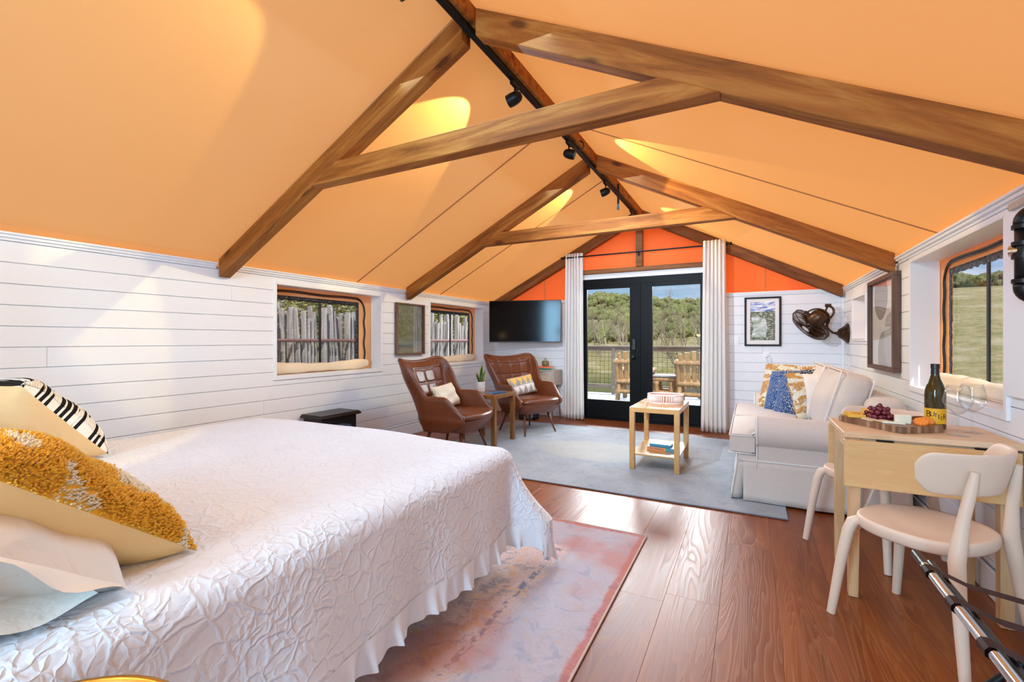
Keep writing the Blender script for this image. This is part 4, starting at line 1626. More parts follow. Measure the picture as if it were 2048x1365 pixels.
# ------------------------------------------------------------------ coffee table, tray, books
k = N('gold_leaf_wood')
gn = k.noise(k.coord('Object', (1, 1, 1)), 9, 5, 0.6)
M['gold_wood'] = k.pbr(k.mix(gn, '#c08f52', '#d8ae78'), k.ramp(gn, [(0.3, (0.2,) * 3), (0.7, (0.3,) * 3)]), metal=0.25, spec=0.5)
ct = thing('coffee_table', 'narrow gold finished coffee table with a lower shelf on the pale rug', 'coffee table', (0, 0, 0))
x0, x1, y0, y1 = -0.985, -0.548, 4.215, 4.915
fin('table_top', box(NB(), x0, x1, y0, y1, 0.533, 0.578, 0.003), M['gold_wood'], ct)
for xa in (x0, x1 - 0.046):
    for ya in (y0, y1 - 0.046):
        fin('leg', box(NB(), xa, xa + 0.046, ya, ya + 0.046, 0.0100, 0.5335, 0.003), M['gold_wood'], ct)
fin('shelf', box(NB(), x0 + 0.008, x1 - 0.008, y0 + 0.008, y1 - 0.008, 0.140, 0.155, 0.002), M['gold_wood'], ct)

k = N('woven_tray')
M['tray'] = k.pbr(k.mix(k.noise(k.coord('Object'), 60, 3), '#d9b9ac', '#f1e4dc'), 0.7)
M['tray_in'] = plain('tray_lining', '#c88a70', 0.6)
ty = thing('woven_tray', 'oval pinkish white ribbed basket tray on the coffee table', 'tray', (-0.735, 4.66, 0.5785), R(8))
ra, rb_ = 0.165, 0.125


def oval(a, sc=1.0):
    return (math.copysign(abs(math.cos(a)) ** 0.8, math.cos(a)) * ra * sc, math.copysign(abs(math.sin(a)) ** 0.8, math.sin(a)) * rb_ * sc)


bm = NB()
grid(bm, 72, 2, lambda u, v_: oval(2 * PI * u, 0.95) + (0.002 + 0.078 * v_,), True)
bm.faces.new([v_ for v_ in bm.verts if v_.co.z < 0.01])
fin('tray_lining', bm, M['tray_in'], ty, True, angle=40)
for q in range(62):
    a = 2 * PI * q / 62
    bm = NB()
    x, y = oval(a, 0.985)
    tube(bm, [(x, y, 0.002), (x * 1.02, y * 1.02, 0.04), (x, y, 0.078)], [0.0062, 0.0075, 0.0062], 6)
    fin('rib', bm, M['tray'], ty, True)
for z in (0.006, 0.080):
    bm = NB(); closed_tube(bm, [oval(2 * PI * q / 60, 0.98) + (z,) for q in range(60)], 0.009, 8)
    fin('tray_rim', bm, M['tray'], ty, True)

M['paper'] = plain('book_pages', '#efe6d3', 0.8)


def text_mesh(s, size, depth=0.0004):
    cu = bpy.data.curves.new('text', 'FONT')
    cu.body = s
    cu.size = size
    cu.align_x = 'CENTER'
    cu.align_y = 'CENTER'
    cu.extrude = depth
    cu.resolution_u = 3
    ob = bpy.data.objects.new('text', cu)
    COL.objects.link(ob)
    dg = bpy.context.evaluated_depsgraph_get()
    dg.update()
    me = bpy.data.meshes.new_from_object(ob.evaluated_get(dg))
    bpy.data.objects.remove(ob)
    bpy.data.curves.remove(cu)
    me.materials.clear()
    return me


def book(label, loc, rz, w, d, h, col, spine=None, group=None):
    """w along the spine (x), d deep (y); spine faces -y"""
    t = thing('book', label, 'book', loc, rz, group)
    cm = plain('book_cover', col, 0.45)
    bm = NB()
    box(bm, -w / 2, w / 2, -d / 2, d / 2, 0, 0.0022); box(bm, -w / 2, w / 2, -d / 2, d / 2, h - 0.0022, h)
    box(bm, -w / 2, w / 2, -d / 2 - 0.0015, -d / 2 + 0.002, 0, h, 0.0012)
    fin('cover', bm, cm, t)
    bx('pages', M['paper'], t, -w / 2 + .004, w / 2 - .004, -d / 2 + 0.002, d / 2 - .004, 0.0022, h - 0.0022, 0)
    if spine:
        for (txt, px, size, pcol, bw) in spine:
            if bw:
                fin('spine_band', box(NB(), px - bw / 2, px + bw / 2, -d / 2 - 0.0022, -d / 2 - 0.0012, 0.001, h - 0.001), plain('spine_band', pcol[0], 0.45), t)
            if txt:
                me = text_mesh(txt, size)
                link('spine_lettering', me, plain('spine_ink', pcol[1], 0.5), t, (px, -d / 2 - 0.0024, h / 2), (R(90), 0, 0))
    return t


book('thick teal book with an orange spine band lettered FLY FISHING on the coffee table shelf', (-0.735, 4.50, 0.1555), R(-4), 0.245, 0.19, 0.034, '#4f8a9c',
     [('FLY FISHING', -0.035, 0.024, ('#d98a4e', '#2c2a55'), 0.165)], 'books on the coffee table shelf')
book('blue book lying on top of the fishing book on the shelf', (-0.745, 4.50, 0.1905), R(-2), 0.19, 0.15, 0.024, '#3f7f9a',
     [('THE RIVER', 0.0, 0.012, ('#4a8ba6', '#d8e6ea'), 0)] if False else None, 'books on the coffee table shelf')

# ------------------------------------------------------------------ wooden side table between the armchairs
M['honey_wood'] = wood('honey_brown_wood', ['#5a3216', '#8e5a28', '#a8753c'], 0.28, (10, 10, 1.2), axis='X', spec=0.6)
sd = thing('side_table', 'square brown wooden side table between the two leather armchairs', 'side table', (0, 0, 0))
x0, x1, y0, y1 = -2.965, -2.492, 4.355, 4.855
fin('table_top', box(NB(), x0, x1, y0, y1, 0.535, 0.580, 0.003), M['honey_wood'], sd)
for xa in (x0, x1 - 0.05):
    for ya in (y0, y1 - 0.05):
        fin('leg', box(NB(), xa, xa + 0.05, ya, ya + 0.05, 0.0100, 0.5355, 0.003), M['honey_wood'], sd)

k = N('speckled_pot')
M['pot'] = k.pbr(k.mix(k.ramp(k.noise(k.coord('Object', (40, 40, 90)), 1.0, 3), [(0.42, (0, 0, 0)), (0.55, (1, 1, 1))]), '#d9cdc0', '#f3efe9'), 0.6)
M['soil'] = plain('potting_soil', '#3a2a1e', 0.95)
k = N('snake_plant_leaf')
v = k.coord('Object')
stripe = k.noise(k.coord('Object', (20, 20, 110)), 1.0, 3, 0.6, 1.0)
ax = k.math('ABSOLUTE', k.sep(k.coord('UV'))[0])
gcol = k.ramp(stripe, [(0.4, '#24482a'), (0.6, '#5f8a4c')])
M['leaf'] = k.pbr(k.mix(k.ramp(ax, [(0.62, (0, 0, 0)), (0.72, (1, 1, 1))]), gcol, '#d9d06a'), 0.4)
sp = thing('potted_snake_plant', 'small snake plant in a speckled white pot on the wooden side table', 'plant', (-2.86, 4.66, 0.5805))
bm = NB(); lathe(bm, [(0, 0), (0.046, 0), (0.050, 0.01), (0.052, 0.112), (0.048, 0.115), (0.046, 0.10), (0, 0.10)], 24)
fin('pot', bm, M['pot'], sp, True, angle=50)
bm = NB(); lathe(bm, [(0, 0.103), (0.046, 0.1005)], 16)
fin('soil', bm, M['soil'], sp)
for (dx, dy, L, w, lx, ly, tw) in ((0, 0, 0.22, 0.032, 0.02, 0.0, 0.3), (-0.018, 0.01, 0.13, 0.024, -0.07, 0.02, 1.0), (0.018, -0.012, 0.14, 0.024, 0.05, -0.02, -0.5), (-0.006, -0.02, 0.11, 0.022, -0.02, -0.05, 0.2), (0.012, 0.02, 0.16, 0.024, 0.02, 0.04, 0.8)):
    bm = NB()
    uvq = {}

    def lf(u, v_):
        ww = w * (0.55 + 1.4 * v_ * (1 - v_) * 1.6) * (1 - v_ ** 5) * (u - 0.5) * 1.6
        a = tw + v_ * 0.5
        return (dx + lx * v_ ** 1.6 + ww * math.cos(a), dy + ly * v_ ** 1.6 + ww * math.sin(a) + 0.006 * abs(u - .5), 0.1 + L * v_)
    vs = grid(bm, 5, 12, lf)
    uvn = bm.loops.layers.uv.new('UVMap')
    cu_ = {v_: (abs(i - 2) / 2) for i, col_ in enumerate(vs) for v_ in col_}
    for f_ in bm.faces:
        for l_ in f_.loops:
            l_[uvn].uv = (cu_[l_.vert], 0)
    bmesh.ops.solidify(bm, geom=bm.faces[:], thickness=0.002)
    fin('leaf', bm, M['leaf'], sp, True)
book('thin blue covered book lying on the wooden side table', (-2.62, 4.60, 0.5805), R(68), 0.21, 0.15, 0.012, '#2f6290')

# ------------------------------------------------------------------ drop-leaf table and two chairs
M['birch'] = wood('birch_wood', ['#d8ab7c', '#e8c49c', '#f1d8b8'], 0.45, (1.4, 10, 10), bump=0.1, rnd=0.1, spec=0.4)
M['birch_z'] = wood('birch_leg_wood', ['#cf9d68', '#dfb381', '#eac79c'], 0.45, (1.2, 10, 10), bump=0.1, rnd=0.1, axis='Z')
k = N('birch_leaf_panel')
v = k.coord('Object', (1, 1, 1))
rg = k.math('FRACT', k.math('MULTIPLY', k.noise(k.coord('Object', (1.3, 1, 6.5)), 1.3, 2, 0.5, 0.8), 9))
c = k.mix(k.noise(k.coord('Object', (2, 8, 30)), 1.2, 5), '#dba96c', '#e9c48f')
c = k.mix(k.math('MULTIPLY', rg, 0.28), c, '#cf9250')
M['birch_panel'] = k.pbr(c, 0.4, spec=0.4)
tb = thing('drop_leaf_table', 'light birch drop-leaf table with its leaves down against the right wall', 'table', (0.685, 2.812, 0))
bx('tabletop', M['birch'], tb, -0.30, 0.305, -0.225, 0.222, 0.741, 0.765, 0.002)
for (y0, y1, z0) in ((-0.247, -0.227, 0.520), (0.224, 0.244, 0.515)):
    bx('drop_leaf', M['birch_panel'], tb, -0.30, 0.285, y0, y1, z0, 0.734, 0.002)
for sx in (-1, 1):
    for sy in (-1, 1):
        bm = prism(NB(), [(sx * 0.255 - 0.0225, 0.0005 + 0), (sx * 0.255 + 0.0225 if sx > 0 else sx * 0.255 + 0.014, 0.0005), (sx * 0.255 + 0.0225, 0.55), (sx * 0.255 + 0.0225, 0.740), (sx * 0.255 - 0.0225, 0.740), (sx * 0.255 - 0.0225 if sx < 0 else sx * 0.255 - 0.0225, 0.55)], 'y', sy * 0.188 - 0.0225, sy * 0.188 + 0.0225, 0.002)
        fin('leg', bm, M['birch_z'], tb)
for x in (-0.255, 0.255):
    bx('apron', M['birch'], tb, x - .011, x + .011, -0.165, 0.165, 0.66, 0.7405, 0.001)
for y in (-0.188, 0.188):
    bx('apron', M['birch'], tb, -0.232, 0.232, y - .011, y + .011, 0.685, 0.7405, 0.001)
for x in (-0.15, 0.18):
    bx('hinge', M['black_metal'], tb, x - .03, x + .03, -0.239, -0.222, 0.734, 0.7415, 0.001)

k = N('beige_plastic')
M['beige'] = k.pbr('#e8ccb4', 0.42, spec=0.4, sss=0)


def dining_chair(label, loc, rz):
    t = thing('dining_chair', label, 'chair', loc, rz, 'beige plastic dining chairs')
    bm = NB()
    rings = []
    for z, sc in ((0.398, 0.86), (0.400, 0.955), (0.408, 0.985), (0.435, 1.0), (0.446, 0.985), (0.450, 0.955), (0.4475, 0.90), (0.442, 0.5)):
        rg_ = []
        for q in range(56):
            a = 2 * PI * q / 56
            e = 2 / 2.5
            x = math.copysign(abs(math.cos(a)) ** e, math.cos(a)) * 0.205 * sc
            y = math.copysign(abs(math.sin(a)) ** e, math.sin(a)) * 0.215 * sc
            rg_.append(bm.verts.new((x, y, z)))
        rings.append(rg_)
    for a, b in zip(rings, rings[1:]):
        for q in range(56):
            bm.faces.new((a[q], a[(q + 1) % 56], b[(q + 1) % 56], b[q]))
    bm.faces.new(rings[0]); bm.faces.new(rings[-1])
    fin('seat', bm, M['beige'], t, True, angle=60)
    for s in (-1, 1):
        bm = NB()
        tube(bm, [(0.225, s * 0.222, 0.001), (0.197, s * 0.197, 0.25), (0.178, s * 0.182, 0.375), (0.168, s * 0.172, 0.412), (0.148, s * 0.152, 0.430), (0.12, s * 0.125, 0.432)], [0.0165, 0.0205, 0.0225, 0.023, 0.018, 0.012], 14)
        fin('front_leg', bm, M['beige'], t, True, angle=60)
        bm = NB()
        tube(bm, [(-0.235, s * 0.225, 0.001), (-0.205, s * 0.196, 0.25), (-0.190, s * 0.180, 0.40), (-0.190, s * 0.168, 0.45), (-0.199, s * 0.155, 0.56), (-0.212, s * 0.142, 0.66), (-0.222, s * 0.138, 0.725)], [0.0165, 0.0215, 0.0255, 0.0245, 0.0185, 0.0175, 0.012], 14)
        fin('rear_leg', bm, M['beige'], t, True, angle=60)
    bm = NB()
    pm = R(66)

    def bk(u, v_):
        ph = (2 * u - 1) * pm
        q = abs(2 * u - 1)
        hh = 0.080 * (1 - max(0, (q - 0.78) / 0.22) ** 2.6 * 0.62)
        a = 2 * PI * v_
        dz = hh * math.copysign(abs(math.sin(a)) ** 0.45, math.sin(a))
        th_ = 0.0085 * math.copysign(abs(math.cos(a)) ** 0.6, math.cos(a))
        rr_ = 0.245 + th_ + 0.018 * (dz / 0.08)
        return (0.012 - rr_ * math.cos(ph), rr_ * math.sin(ph), 0.705 + dz)
    vs = grid(bm, 41, 25, bk)
    bm.faces.new(vs[0]); bm.faces.new(vs[-1])
    bmesh.ops.remove_doubles(bm, verts=bm.verts, dist=1e-6)
    fin('backrest', bm, M['beige'], t, True, angle=60)
    return t


dining_chair('beige plastic dining chair nearest the view, its curved back before the table', (0.630, 2.425, 0), R(138))
dining_chair('beige plastic dining chair tucked under the far side of the birch table', (0.612, 3.245, 0), R(-133))

# ------------------------------------------------------------------ cheese board
k = N('endgrain_board')
v = k.coord('Object')
cell = k.n('ShaderNodeTexWhiteNoise', noise_dimensions='1D')
k.put(cell.inputs['W'], k.math('FLOOR', k.math('MULTIPLY', k.math('ADD', k.sep(v)[1], k.math('MULTIPLY', k.sep(v)[0], 0.9)), 62)))
c = k.ramp(cell.outputs['Value'], [(0.0, '#5b3a26'), (0.35, '#7d5439'), (0.7, '#9c7454'), (1.0, '#d8bb95')])
M['board'] = k.pbr(k.mix(k.math('MULTIPLY', k.noise(k.coord('Object', (40, 40, 4)), 2, 4), 0.9), c, '#8a6347'), 0.4)
BA = math.atan2(0.572, 0.82)
BC = Vector((0.604, 2.862, 0.766))
bd_ = thing('cutting_board', 'end grain wooden cutting board with rounded corners on the birch table', 'cutting board', BC, BA)
fin('board', prism(NB(), rrect(-0.120, 0.120, -0.178, 0.178, 0.03, 6), 'z', 0, 0.030, 0.002), M['board'], bd_)
for p_ in ((-0.09, -0.19), (0.09, -0.19), (-0.09, 0.19), (0.09, 0.19)):
    pass


def on_board(x, y, z=0.0305):
    c_, s_ = math.cos(BA), math.sin(BA)
    return (BC.x + x * c_ - y * s_, BC.y + x * s_ + y * c_, BC.z + z)


k = N('cheddar')
M['cheddar'] = k.pbr(k.mix(k.noise(k.coord('Object'), 30, 3), '#e59a1c', '#f6c24a'), 0.5, spec=0.4)
M['white_cheese'] = plain('white_cheese', '#f3ead0', 0.55)
M['cracker'] = N('cracker')
kk = M['cracker']
M['cracker'] = kk.pbr(kk.mix(kk.noise(kk.coord('Object'), 120, 3), '#dcb98a', '#f0d9b4'), 0.8)


def wedge(label, loc, rz, L, w, h, mat, group, tilt=0):
    t = thing('cheese_wedge', label, 'cheese', loc, 0, group, rot=(tilt, 0, rz))
    fin('wedge', prism(NB(), [(-L / 2, -w / 2), (L / 2, -w / 2), (-L / 2, w / 2)], 'z', 0, h, 0.0015), mat, t)
    return t


wedge('yellow cheddar wedge lying at the left end of the board, nearest the edge', on_board(-0.085, 0.085), R(-10), 0.075, 0.05, 0.018, M['cheddar'], 'cheddar wedges')
wedge('yellow cheddar wedge behind the first one at the left end of the board', on_board(-0.060, 0.125), R(25), 0.075, 0.05, 0.022, M['cheddar'], 'cheddar wedges')
wedge('tall yellow cheddar wedge standing beside the grapes', on_board(-0.040, 0.085), R(80), 0.06, 0.035, 0.045, M['cheddar'], 'cheddar wedges')

k = N('grape_skin')
M['grape'] = k.pbr(k.mix(k.noise(k.coord('Object', rand=True), 18, 3), '#4a0f1e', '#8a2c3c'), 0.22, spec=0.6)
M['grape_stem'] = plain('grape_stem', '#7a6a3c', 0.7)
gr = thing('grape_bunch', 'bunch of dark red grapes in the middle of the board', 'grapes', on_board(-0.012, 0.035))
gm = None
rg_ = random.Random(5)
pts = []
for lay, (cnt, z, rx, ry) in enumerate(((17, 0.0125, 0.062, 0.045), (13, 0.031, 0.050, 0.036), (8, 0.049, 0.036, 0.024), (3, 0.064, 0.014, 0.010))):
    tries = 0
    got = 0
    while got < cnt and tries < 900:
        tries += 1
        a = rg_.random() * 2 * PI
        r_ = math.sqrt(rg_.random())
        p_ = Vector((rx * r_ * math.cos(a), ry * r_ * math.sin(a), z + rg_.uniform(-.001, .002)))
        if all((p_ - q_).length > 0.0185 for q_ in pts):
            pts.append(p_); got += 1
for i, p_ in enumerate(pts):
    if gm is None:
        bm = NB(); bmesh.ops.create_uvsphere(bm, u_segments=14, v_segments=9, radius=0.0118)
        for v_ in bm.verts:
            v_.co.z *= 1.12
        g0 = fin('grape', bm, M['grape'], gr, True, loc=p_)
        gm = g0.data
    else:
        link('grape', gm, None, gr, p_, (rg_.uniform(-1, 1), rg_.uniform(-1, 1), 0)).scale = (rg_.uniform(.9, 1.08),) * 3
bm = NB(); tube(bm, [(0.03, 0.0, 0.03), (0.06, 0.015, 0.022), (0.085, 0.035, 0.012)], 0.0022, 6)
fin('stem', bm, M['grape_stem'], gr, True)


def cracker(label, x, y, rz, z=0.0305, tilt=0.0):
    t = thing('cracker', label, 'cracker', on_board(x, y, z), 0, 'square crackers on the board', rot=(tilt, 0, rz + BA))
    fin('wafer', prism(NB(), rrect(-0.028, 0.028, -0.026, 0.026, 0.006, 3), 'z', 0, 0.005, 0.001), M['cracker'], t)


cracker('square cracker leaning at the front left of the grapes', -0.088, 0.010, R(15), tilt=R(5))
cracker('square cracker lying at the front of the grapes', -0.062, -0.036, R(-8))
cracker('square cracker behind the grapes near the knife', 0.055, 0.06, R(30))


def slab(name, label, x, y, rz, L, w, h, z=0.0305, tilt=0):
    t = thing(name, label, 'cheese', on_board(x, y, z), 0, 'white cheese pieces', rot=(tilt, 0, rz + BA))
    fin('cheese', box(NB(), -L / 2, L / 2, -w / 2, w / 2, 0, h, 0.002), M['white_cheese'], t)


slab('cheese_stick', 'thin white cheese stick lying in front of the white cheese block', -0.078, -0.105, R(-40), 0.085, 0.012, 0.010)
slab('cheese_stick', 'second thin white cheese stick crossing the front one', -0.060, -0.098, R(-10), 0.080, 0.012, 0.010)
slab('cheese_block', 'white cheese block standing in the middle right of the board', -0.020, -0.095, R(-30), 0.06, 0.022, 0.040)
slab('cheese_block', 'white cheese slice standing behind the block', 0.020, -0.065, R(-30), 0.06, 0.015, 0.036)

M['orange_skin'] = plain('orange_skin', '#ef7d1e', 0.5)
k = N('orange_flesh')
v = k.coord('Object')
at = k.n('ShaderNodeMath', operation='ARCTAN2')
xyz = k.sep(v)
k.put(at.inputs[0], xyz[1]); k.put(at.inputs[1], xyz[0])
seg_ = k.math('ABSOLUTE', k.math('SUBTRACT', k.math('FRACT', k.math('MULTIPLY', at.outputs[0], 9 / (2 * PI))), 0.5))
M['orange_flesh'] = k.pbr(k.mix(k.math('LESS_THAN', seg_, 0.06), '#f58b2a', '#fbd6a0'), 0.3, spec=0.5)


def orange(label, x, y, tilt, rz):
    t = thing('orange_half', label, 'orange', on_board(x, y, 0.0305 + 0.013), 0, 'orange halves', rot=(tilt, 0, rz))
    bm = NB(); lathe(bm, [(0, -0.024), (0.013, -0.021), (0.024, -0.012), (0.029, 0.0), (0.0275, 0.004), (0, 0.004)], 24)
    fin('rind', bm, M['orange_skin'], t, True, angle=50)
    bm = NB(); lathe(bm, [(0, 0.0062), (0.0262, 0.0050)], 24)
    fin('flesh', bm, M['orange_flesh'], t)


orange('cut orange half at the right front of the board', 0.030, -0.138, R(32), R(-10))
orange('cut orange half at the right end of the board, behind the first', 0.082, -0.120, R(30), R(15))
kn = thing('cheese_knife', 'cheese knife with a brown wooden handle at the back of the board', 'knife', on_board(0.075, 0.000, 0.034), BA + R(-20))
bm = NB(); tube(bm, [(0.02, 0, 0.004), (0.05, 0, 0.006), (0.10, 0, 0.007), (0.115, 0, 0.006)], [0.005, 0.009, 0.010, 0.005], 10)
fin('handle', bm, M['bed_wood'], kn, True)
bm = prism(NB(), [(0.02, -0.004), (-0.08, -0.012), (-0.085, 0.004), (0.02, 0.005)], 'z', 0.002, 0.0035)
fin('blade', bm, plain('knife_steel', '#c9cbd0', 0.25, metal=1.0), kn)

# ------------------------------------------------------------------ wine bottle and glasses
k = N('olive_bottle_glass')
M['bottle'] = k.pbr('#4a3d10', 0.06, spec=0.8, trans=0.55, ior=1.5)
M['foil'] = plain('black_foil_cap', '#0e0c0d', 0.3, spec=0.6)
M['label_yellow'] = plain('yellow_label', '#f4b41a', 0.5)
M['ink'] = plain('label_ink', '#2b1d16', 0.5)
BT = (0.790, 2.885, 0.7655)
bo = thing('wine_bottle', 'dark olive wine bottle with a yellow label on the birch table', 'bottle', BT)
bm = NB(); lathe(bm, [(0, 0.004), (0.030, 0), (0.0385, 0.004), (0.0395, 0.012), (0.0395, 0.165), (0.037, 0.190), (0.029, 0.216), (0.020, 0.240), (0.0155, 0.262), (0.0145, 0.295), (0.0145, 0.306), (0, 0.306)], 40)
fin('glass_body', bm, M['bottle'], bo, True, angle=60)
bm = NB(); lathe(bm, [(0.0160, 0.262), (0.0156, 0.28), (0.0150, 0.288), (0.0168, 0.289), (0.0168, 0.310), (0.015, 0.312), (0, 0.312)], 28)
fin('screw_cap', bm, M['foil'], bo, True, angle=40)
fa = math.atan2(-BT[1], -BT[0])                # the label faces the room
bm = NB()
grid(bm, 40, 2, lambda u, v_: (0.0399 * math.cos(fa + R(-95 + 190 * u)), 0.0399 * math.sin(fa + R(-95 + 190 * u)), 0.028 + 0.072 * v_))
lab = fin('label', bm, M['label_yellow'], bo, True)
for (ch, px, pz, sz) in (('B', -0.0315, 0.072, 0.044), ('U', -0.0155, 0.073, 0.030), ('T', -0.0035, 0.070, 0.030), ('T', 0.0075, 0.063, 0.036), ('E', 0.0190, 0.056, 0.026), ('R', 0.0330, 0.062, 0.036)):
    me = text_mesh(ch, sz, 0.0)
    for v_ in me.vertices:
        ang = fa + R(8) + (px + v_.co.x * 0.92) / 0.0402
        v_.co = (0.0403 * math.cos(ang), 0.0403 * math.sin(ang), pz + v_.co.y)
    me.update()
    link('lettering', me, M['ink'], lab)

k = N('clear_glass')
tr = k.n('ShaderNodeBsdfTransparent')
tr.inputs[0].default_value = (0.97, 0.98, 0.98, 1)
gl = k.n('ShaderNodeBsdfGlossy')
gl.inputs['Roughness'].default_value = 0.02
fr_ = k.n('ShaderNodeLayerWeight')
fr_.inputs[0].default_value = 0.5
ms = k.n('ShaderNodeMixShader')
k.put(ms.inputs[0], k.math('ADD', 0.05, k.math('MULTIPLY', k.math('POWER', fr_.outputs['Facing'], 3.0), 0.4), True))
k.put(ms.inputs[1], tr.outputs[0]); k.put(ms.inputs[2], gl.outputs[0]); k.put(k.out.inputs[0], ms.outputs[0])
M['wineglass'] = k.m


def wineglass(label, loc):
    t = thing('wine_glass', label, 'wine glass', loc, 0, 'empty stemmed wine glasses')
    t.scale = (1.08, 1.08, 1.08)
    bm = NB(); lathe(bm, [(0, 0.085), (0.012, 0.088), (0.034, 0.108), (0.047, 0.135), (0.048, 0.142), (0.042, 0.175), (0.0345, 0.207), (0.0330, 0.207), (0.0405, 0.175), (0.0462, 0.142), (0.045, 0.136), (0.032, 0.110), (0.010, 0.0905), (0, 0.089)], 36)
    fin('bowl', bm, M['wineglass'], t, True)
    bm = NB(); lathe(bm, [(0.0065, 0.0895), (0.0042, 0.08), (0.0038, 0.04), (0.005, 0.012), (0.012, 0.004)], 16)
    fin('stem', bm, M['wineglass'], t, True)
    bm = NB(); lathe(bm, [(0.0, 0.004), (0.012, 0.0042), (0.034, 0.0018), (0.036, 0.0005), (0.0, 0.0004)], 32)
    fin('foot', bm, M['wineglass'], t, True)


wineglass('empty wine glass nearer the view, beside the bottle', (0.822, 2.722, 0.7655))
wineglass('empty wine glass nearer the wall, behind the first', (0.905, 2.832, 0.7655))

# ------------------------------------------------------------------ luggage rack
M['chrome'] = plain('chrome_tube', '#d5dde6', 0.12, metal=1.0)
M['strap'] = plain('brown_leather_strap', '#4a2a24', 0.45)
lr = thing('luggage_rack', 'folding chrome and black luggage rack with brown straps at the lower right', 'luggage rack', (0, 0, 0))
ra_ = Vector((0.475, 1.905, 0.50)); rb2 = Vector((0.475, 1.19, 0.50))
ra2 = Vector((0.90, 1.905, 0.50)); rb3 = Vector((0.90, 1.19, 0.50))
for (p0, p1) in ((ra_, rb2), (ra2, rb3)):
    bm = NB(); tube(bm, [p0, p1], 0.0125, 16)
    rl = fin('top_rail', bm, M['chrome'], lr, True, angle=50)
    bm = NB(); tube(bm, [p0 + Vector((0, 0.004, 0)), p0 - Vector((0, 0.085, 0))], 0.0135, 16)
    fin('end_sleeve', bm, M['black'], rl, True, angle=50)
sdx = 1
for yy in (1.875, 1.22):
    for (xa, xb) in ((0.475, 0.86), (0.90, 0.515)):
        bm = NB()
        dy = 0.012 if xa < 0.6 else -0.012
        tube(bm, [(xa, yy + dy - 0.0, 0.495), (xb, yy + dy, 0.012)], 0.011, 12)
        fin('cross_leg', bm, M['black_metal'], lr, True, angle=50)
for xb in (0.86, 0.515):
    bm = NB(); tube(bm, [(xb, 1.885, 0.013), (xb, 1.21, 0.013)], 0.0125, 12)
    fin('foot_rail', bm, M['chrome'], lr, True, angle=50)
bx('side_rail', M['black'], lr, 0.500, 0.516, 1.19, 1.90, 0.445, 0.492, 0.003)
for yy in (1.775, 1.585, 1.395, 1.23):
    bm = NB()
    prof = [(0.490, 0.486), (0.470, 0.4855), (0.4595, 0.493), (0.459, 0.506), (0.466, 0.5145), (0.478, 0.5155), (0.50, 0.505), (0.56, 0.480), (0.6875, 0.462), (0.815, 0.480), (0.875, 0.505), (0.897, 0.5155), (0.909, 0.5145), (0.916, 0.506), (0.9155, 0.493), (0.905, 0.4855)]
    V = []
    for x, z in prof:
        V.append([bm.verts.new((x, yy - 0.021, z)), bm.verts.new((x, yy + 0.021, z))])
    for a, b in zip(V, V[1:]):
        bm.faces.new((a[0], b[0], b[1], a[1]))
    bmesh.ops.solidify(bm, geom=bm.faces[:], thickness=0.003)
    fin('leather_strap', bm, M['strap'], lr, True, angle=40)

# ================================================================== corner: stove, console, basket, tv
M['stove'] = plain('black_stove_metal', '#1d1a1b', 0.35, metal=0.4)
M['stove_glass'] = plain('stove_glass', '#2e3f52', 0.12, spec=0.8)
sv = thing('electric_stove', 'small black electric stove heater by the left wall behind the bed', 'stove', (-3.640, 3.135, 0))
bx('stove_body', M['stove'], sv, -0.13, 0.115, -0.215, 0.215, 0.05, 0.455, 0.006)
bm = NB()
prof = [(-0.14, 0.452), (0.145, 0.452), (0.150, 0.462), (0.130, 0.487), (-0.14, 0.487)]
rings = []
for z, e in ((0.452, 0.014), (0.462, 0.020), (0.487, 0.0)):
    rings.append([bm.verts.new(p) for p in ((-0.14, -0.235 - e + .01, z), (0.135 + e, -0.235 - e + .01, z), (0.135 + e, 0.235 + e - .01, z), (-0.14, 0.235 + e - .01, z))])
for a, b in zip(rings, rings[1:]):
    for q in range(4):
        bm.faces.new((a[q], a[(q + 1) % 4], b[(q + 1) % 4], b[q]))
bm.faces.new(rings[0]); bm.faces.new(rings[-1])
fin('stove_top', bm, M['stove'], sv)
for sx in (-0.11, 0.095):
    for sy in (-0.19, 0.19):
        bm = NB(); tube(bm, [(sx, sy, 0.055), (sx * 1.08, sy * 1.05, 0.0)], [0.016, 0.011], 8)
        fin('stove_leg', bm, M['stove'], sv, True)
arch = [(-0.165, 0.12), (0.165, 0.12), (0.165, 0.335)] + [(0.165 * math.cos(R(q)), 0.335 + 0.06 * math.sin(R(q))) for q in range(15, 180, 15)] + [(-0.165, 0.335)]
dr_ = fin('stove_door', prism(NB(), arch, 'x', 0.115, 0.128, 0.002), M['stove'], sv)
arch2 = [(p[0] * 0.86, 0.12 + 0.025 + (p[1] - 0.12) * 0.86) for p in arch]
fin('door_glass', prism(NB(), arch2, 'x', 0.1275, 0.1315), M['stove_glass'], dr_)
bm = NB(); box(bm, 0.131, 0.134, -0.145, 0.145, 0.30, 0.308); box(bm, 0.131, 0.134, -0.004, 0.004, 0.14, 0.37)
fin('glazing_bar', bm, M['stove'], dr_)

